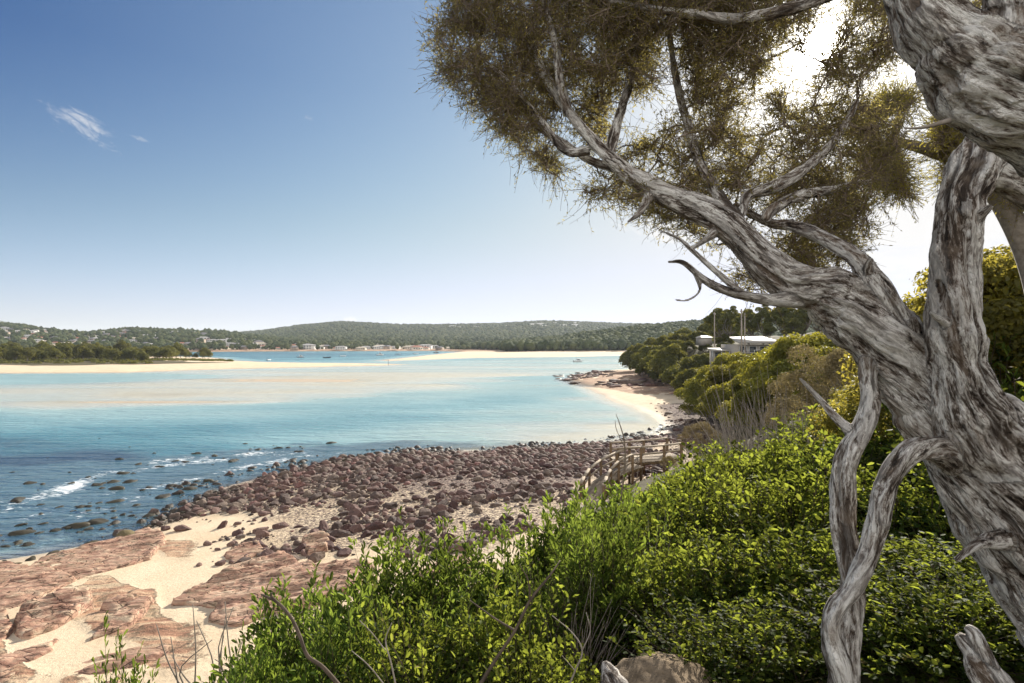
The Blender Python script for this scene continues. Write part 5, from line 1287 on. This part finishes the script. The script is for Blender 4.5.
    for i in range(60):
        Y = g.uniform(8.5, 26); px = g.uniform(640-max(0, 14-Y)*9, 900); sc_ = g.uniform(.4, 1.15); p = on_ground(px, Y)
        if px < 700 and Y > 19: continue
        top = HZ-(p[2]+sc_*1.42-EYE)/Y*F
        r = put(str(g.choice(['small0', 'small1', 'small2', 'small3', 'broad1', 'broad3'])), px, top, Y, 'green shrub in the thicket on the slope above the boardwalk', 1.15)
        r['group'] = 'shrubs of the slope thicket'
    # ground litter and grass under the shrubs
    # bare twiggy shrubs right of the beach
    gb = np.random.default_rng(31)
    _, st = shrub_mesh('bare', 2.6, 1.0, 70, .03, .01, 2, 660, M_leaf_dry, M_twig_grey, .5, False, .2, .012, .8, .3)
    lv, _ = shrub_mesh('bare', 2.6, 1.0, 70, .03, .01, 3, 660, M_leaf_dry, M_twig_grey, .5, False, .5, .012, .8, .3)
    fr = None
    for px, py, Y, lab in [(742,372,17,'bare grey twiggy shrub nearest the beach sand'), (765,385,15,'bare twiggy shrub in the middle of the dry thicket'), (790,395,13,'bare twiggy shrub left of the dead limb'), (722,408,19,'low bare twiggy shrub above the boardwalk end'), (812,402,12,'bare twiggy shrub right under the dead limb'), (755,400,12.5,'short bare shrub rising from the bright leaves'), (776,372,19,'tallest bare shrub against the yellow green bushes'), (705,425,22,'small bare shrub beside the dry bush on the beach top'), (612,540,4.6,'brown twiggy bare shrub among the centre foreground leaves'), (575,575,3.9,'bare brown twigs rising left of the sandy boulder'), (650,525,5.4,'bare twiggy shrub just behind the sandy boulder'), (700,462,9.5,'bare twiggy shrub amid bright leaves right of the boardwalk')]:
        p = on_ground(px, Y, -.1); s = max((EYE+(HZ-py)/F*Y-p[2])/2.5, .3)
        if fr is None: fr = empty('bare_shrub', p); add('foliage', lv, fr); add('stem', st, fr); r = fr
        else: r = copy_tree(fr); r.location = tuple(p)
        r.rotation_euler = (0, 0, gb.uniform(0, 6.28)); r.scale = (s, s, s); tag(r, lab, 'shrub', 'bare twiggy shrubs above the beach')
    # lone bare sapling in front of the boardwalk
    def stick(name, lines, m, lab, cat, base):
        lines = [[(a, b, c, d*(.34 if 'sapling' in name else .36)) for a, b, c, d in L_] for L_ in lines]
        mb = MB()
        for L_ in lines: P_, q = limb(L_, max(10, len(L_)*6)); mb.tube(P_-np.array(base), q, 8)
        o = add(name, mb.mesh(name, m, True), None, base); tag(o, lab, cat); return o
    stick('bare_sapling', [[(612,560,7.8,4),(617,520,7.8,3.2),(622,490,7.8,2.8),(625,460,7.8,2.6),(624,440,7.8,2.0),(620,425,7.8,1.4),(616,414,7.8,.8)], [(624,446,7.8,1.4),(619,436,7.8,1.1),(616,428,7.8,1.0),(615,420,7.8,.6)], [(622,490,7.8,2),(634,485,7.8,1.6),(638,470,7.8,1.2),(637,455,7.8,.7)]], M_twig, 'thin bare forked sapling standing before the boardwalk', 'sapling', at(612, 560, 7.8))
    stick('dead_branch', [[(352,700,2.9,7),(325,668,2.9,5.5),(308,655,2.92,5),(300,635,2.95,5),(292,618,3.0,4.5),(278,602,3.05,4),(262,594,3.1,2.5)], [(278,602,3.05,3.5),(272,596,3.05,3.2),(272,592,3.05,2.2)]], M_stem, 'crooked dark dead branch poking out at the lower left', 'branch', at(352, 700, 2.9))
    stick('dark_branch', [[(470,700,2.8,6),(495,660,2.85,5),(515,630,2.9,4.5),(530,600,3.0,4),(550,575,3.1,3),(560,560,3.2,1.5)], [(515,630,2.9,3.5),(495,618,2.95,2.5),(470,600,3.0,1.5)], [(530,600,3,3),(528,580,3,2),(520,565,3,1.2)]], M_stem, 'dark forking branch rising through the centre shrubs', 'branch', at(470, 700, 2.8))
    stick('pale_branch', [[(560,705,2.9,3),(575,670,2.9,2.6),(582,650,2.9,2.2),(572,632,2.95,1.6),(552,615,3,1)], [(582,650,2.9,1.8),(590,630,2.95,1.2),(586,612,3,.8)], [(575,670,2.9,1.6),(562,655,2.9,1)]], M_twig_grey, 'pale thin dead branch left of the stump', 'branch', at(560, 705, 2.9))
    stick('grey_branch', [[(400,705,2.8,2.5),(392,665,2.85,2),(386,640,2.9,1.6),(392,622,2.95,1)], [(386,650,2.88,1.6),(372,632,2.9,1.2),(360,620,2.95,.8)], [(400,705,2.8,2),(372,668,2.85,1.5),(352,650,2.9,1)]], M_twig_grey, 'thin grey branching twig in the lower left shrubs', 'branch', at(400, 705, 2.8))
    # dry stalks on the sand at the lower left
    gs = np.random.default_rng(33); mb = MB(); base = at(235, 700, 5.0)
    for i in range(12):
        px = gs.uniform(170, 270); h = gs.uniform(40, 110); L_ = [(px, 700, 5.0, 1.0), (px+gs.normal()*12-8, 700-h*.5, 5.0, .7), (px+gs.normal()*22-18, 700-h, 5.0, .4)]
        P_, q = limb(L_, 8); mb.tube(P_-base, q, 5)
    o = add('dry_stalks', mb.mesh('dry_stalks', M_twig_grey, True), None, base); tag(o, 'loose dry stalks standing over the sand at the lower left', 'stalks', None, 'stuff')
    # dead stumps
    m = M_bark
    def stump(name, lines, lab):
        base = at(*lines[0][0][:3]); me = trunk_from([limb(l, 20) for l in lines], .006, m, name); me.transform(__import__('mathutils').Matrix.Translation(-base)); tag(add(name, me, None, base), lab, 'stump')
    stump('dead_stump', [[(1040,780,2.1,26),(1000,700,2.12,17),(982,668,2.15,14),(968,645,2.18,9),(957,634,2.2,4)], [(1000,700,2.12,12),(985,662,2.14,9),(972,632,2.16,6),(964,627,2.18,2.5)]], 'broken splintered grey stump low at the right')
    stump('pale_stump', [[(640,740,2.4,14),(618,690,2.45,11),(608,670,2.5,8),(604,660,2.52,3)]], 'pale weathered stump at the bottom beside the sandy boulder')
    # sandy boulder under the shrubs
    V, Fc = rock_verts(5, 777, 7, .25); V = V*np.array([.34, .34, .25]); p = at(668, 700, 3.0)
    t = NT('sandy_rock'); n = t.noise(t.coord(), 5, 8, .7); n2 = t.noise(t.coord(), 24, 5, .7)
    mm = t.done(t.pbr(t.ramp(n, [(.32, (.10, .075, .05)), (.6, (.30, .23, .155))]), .95, t.bump(t.math('ADD', n, t.math('MULTIPLY', n2, .4)), 1, .05), .1))
    tag(add('sandy_boulder', mk_mesh('sandy_boulder', V, Fc, mm, None, True), None, p), 'rough sand coloured boulder half hidden under the centre shrubs', 'boulder')
foreground()

# ------------------------------------------------------------------ air
def haze():
    mb = MB(); mb.box((0, 0, 128), (17400, 17400, 276)); t = NT('haze_air')
    v = t.node('ShaderNodeVolumePrincipled', {'Color': (.82, .90, 1.0, 1), 'Density': HAZE_D, 'Anisotropy': .2}); t.L.new(v.outputs[0], t.out.inputs[1])
    tag(add('haze', mb.mesh('haze', t.m)), kind='stuff')
HAZE_D = 0.00006
haze()
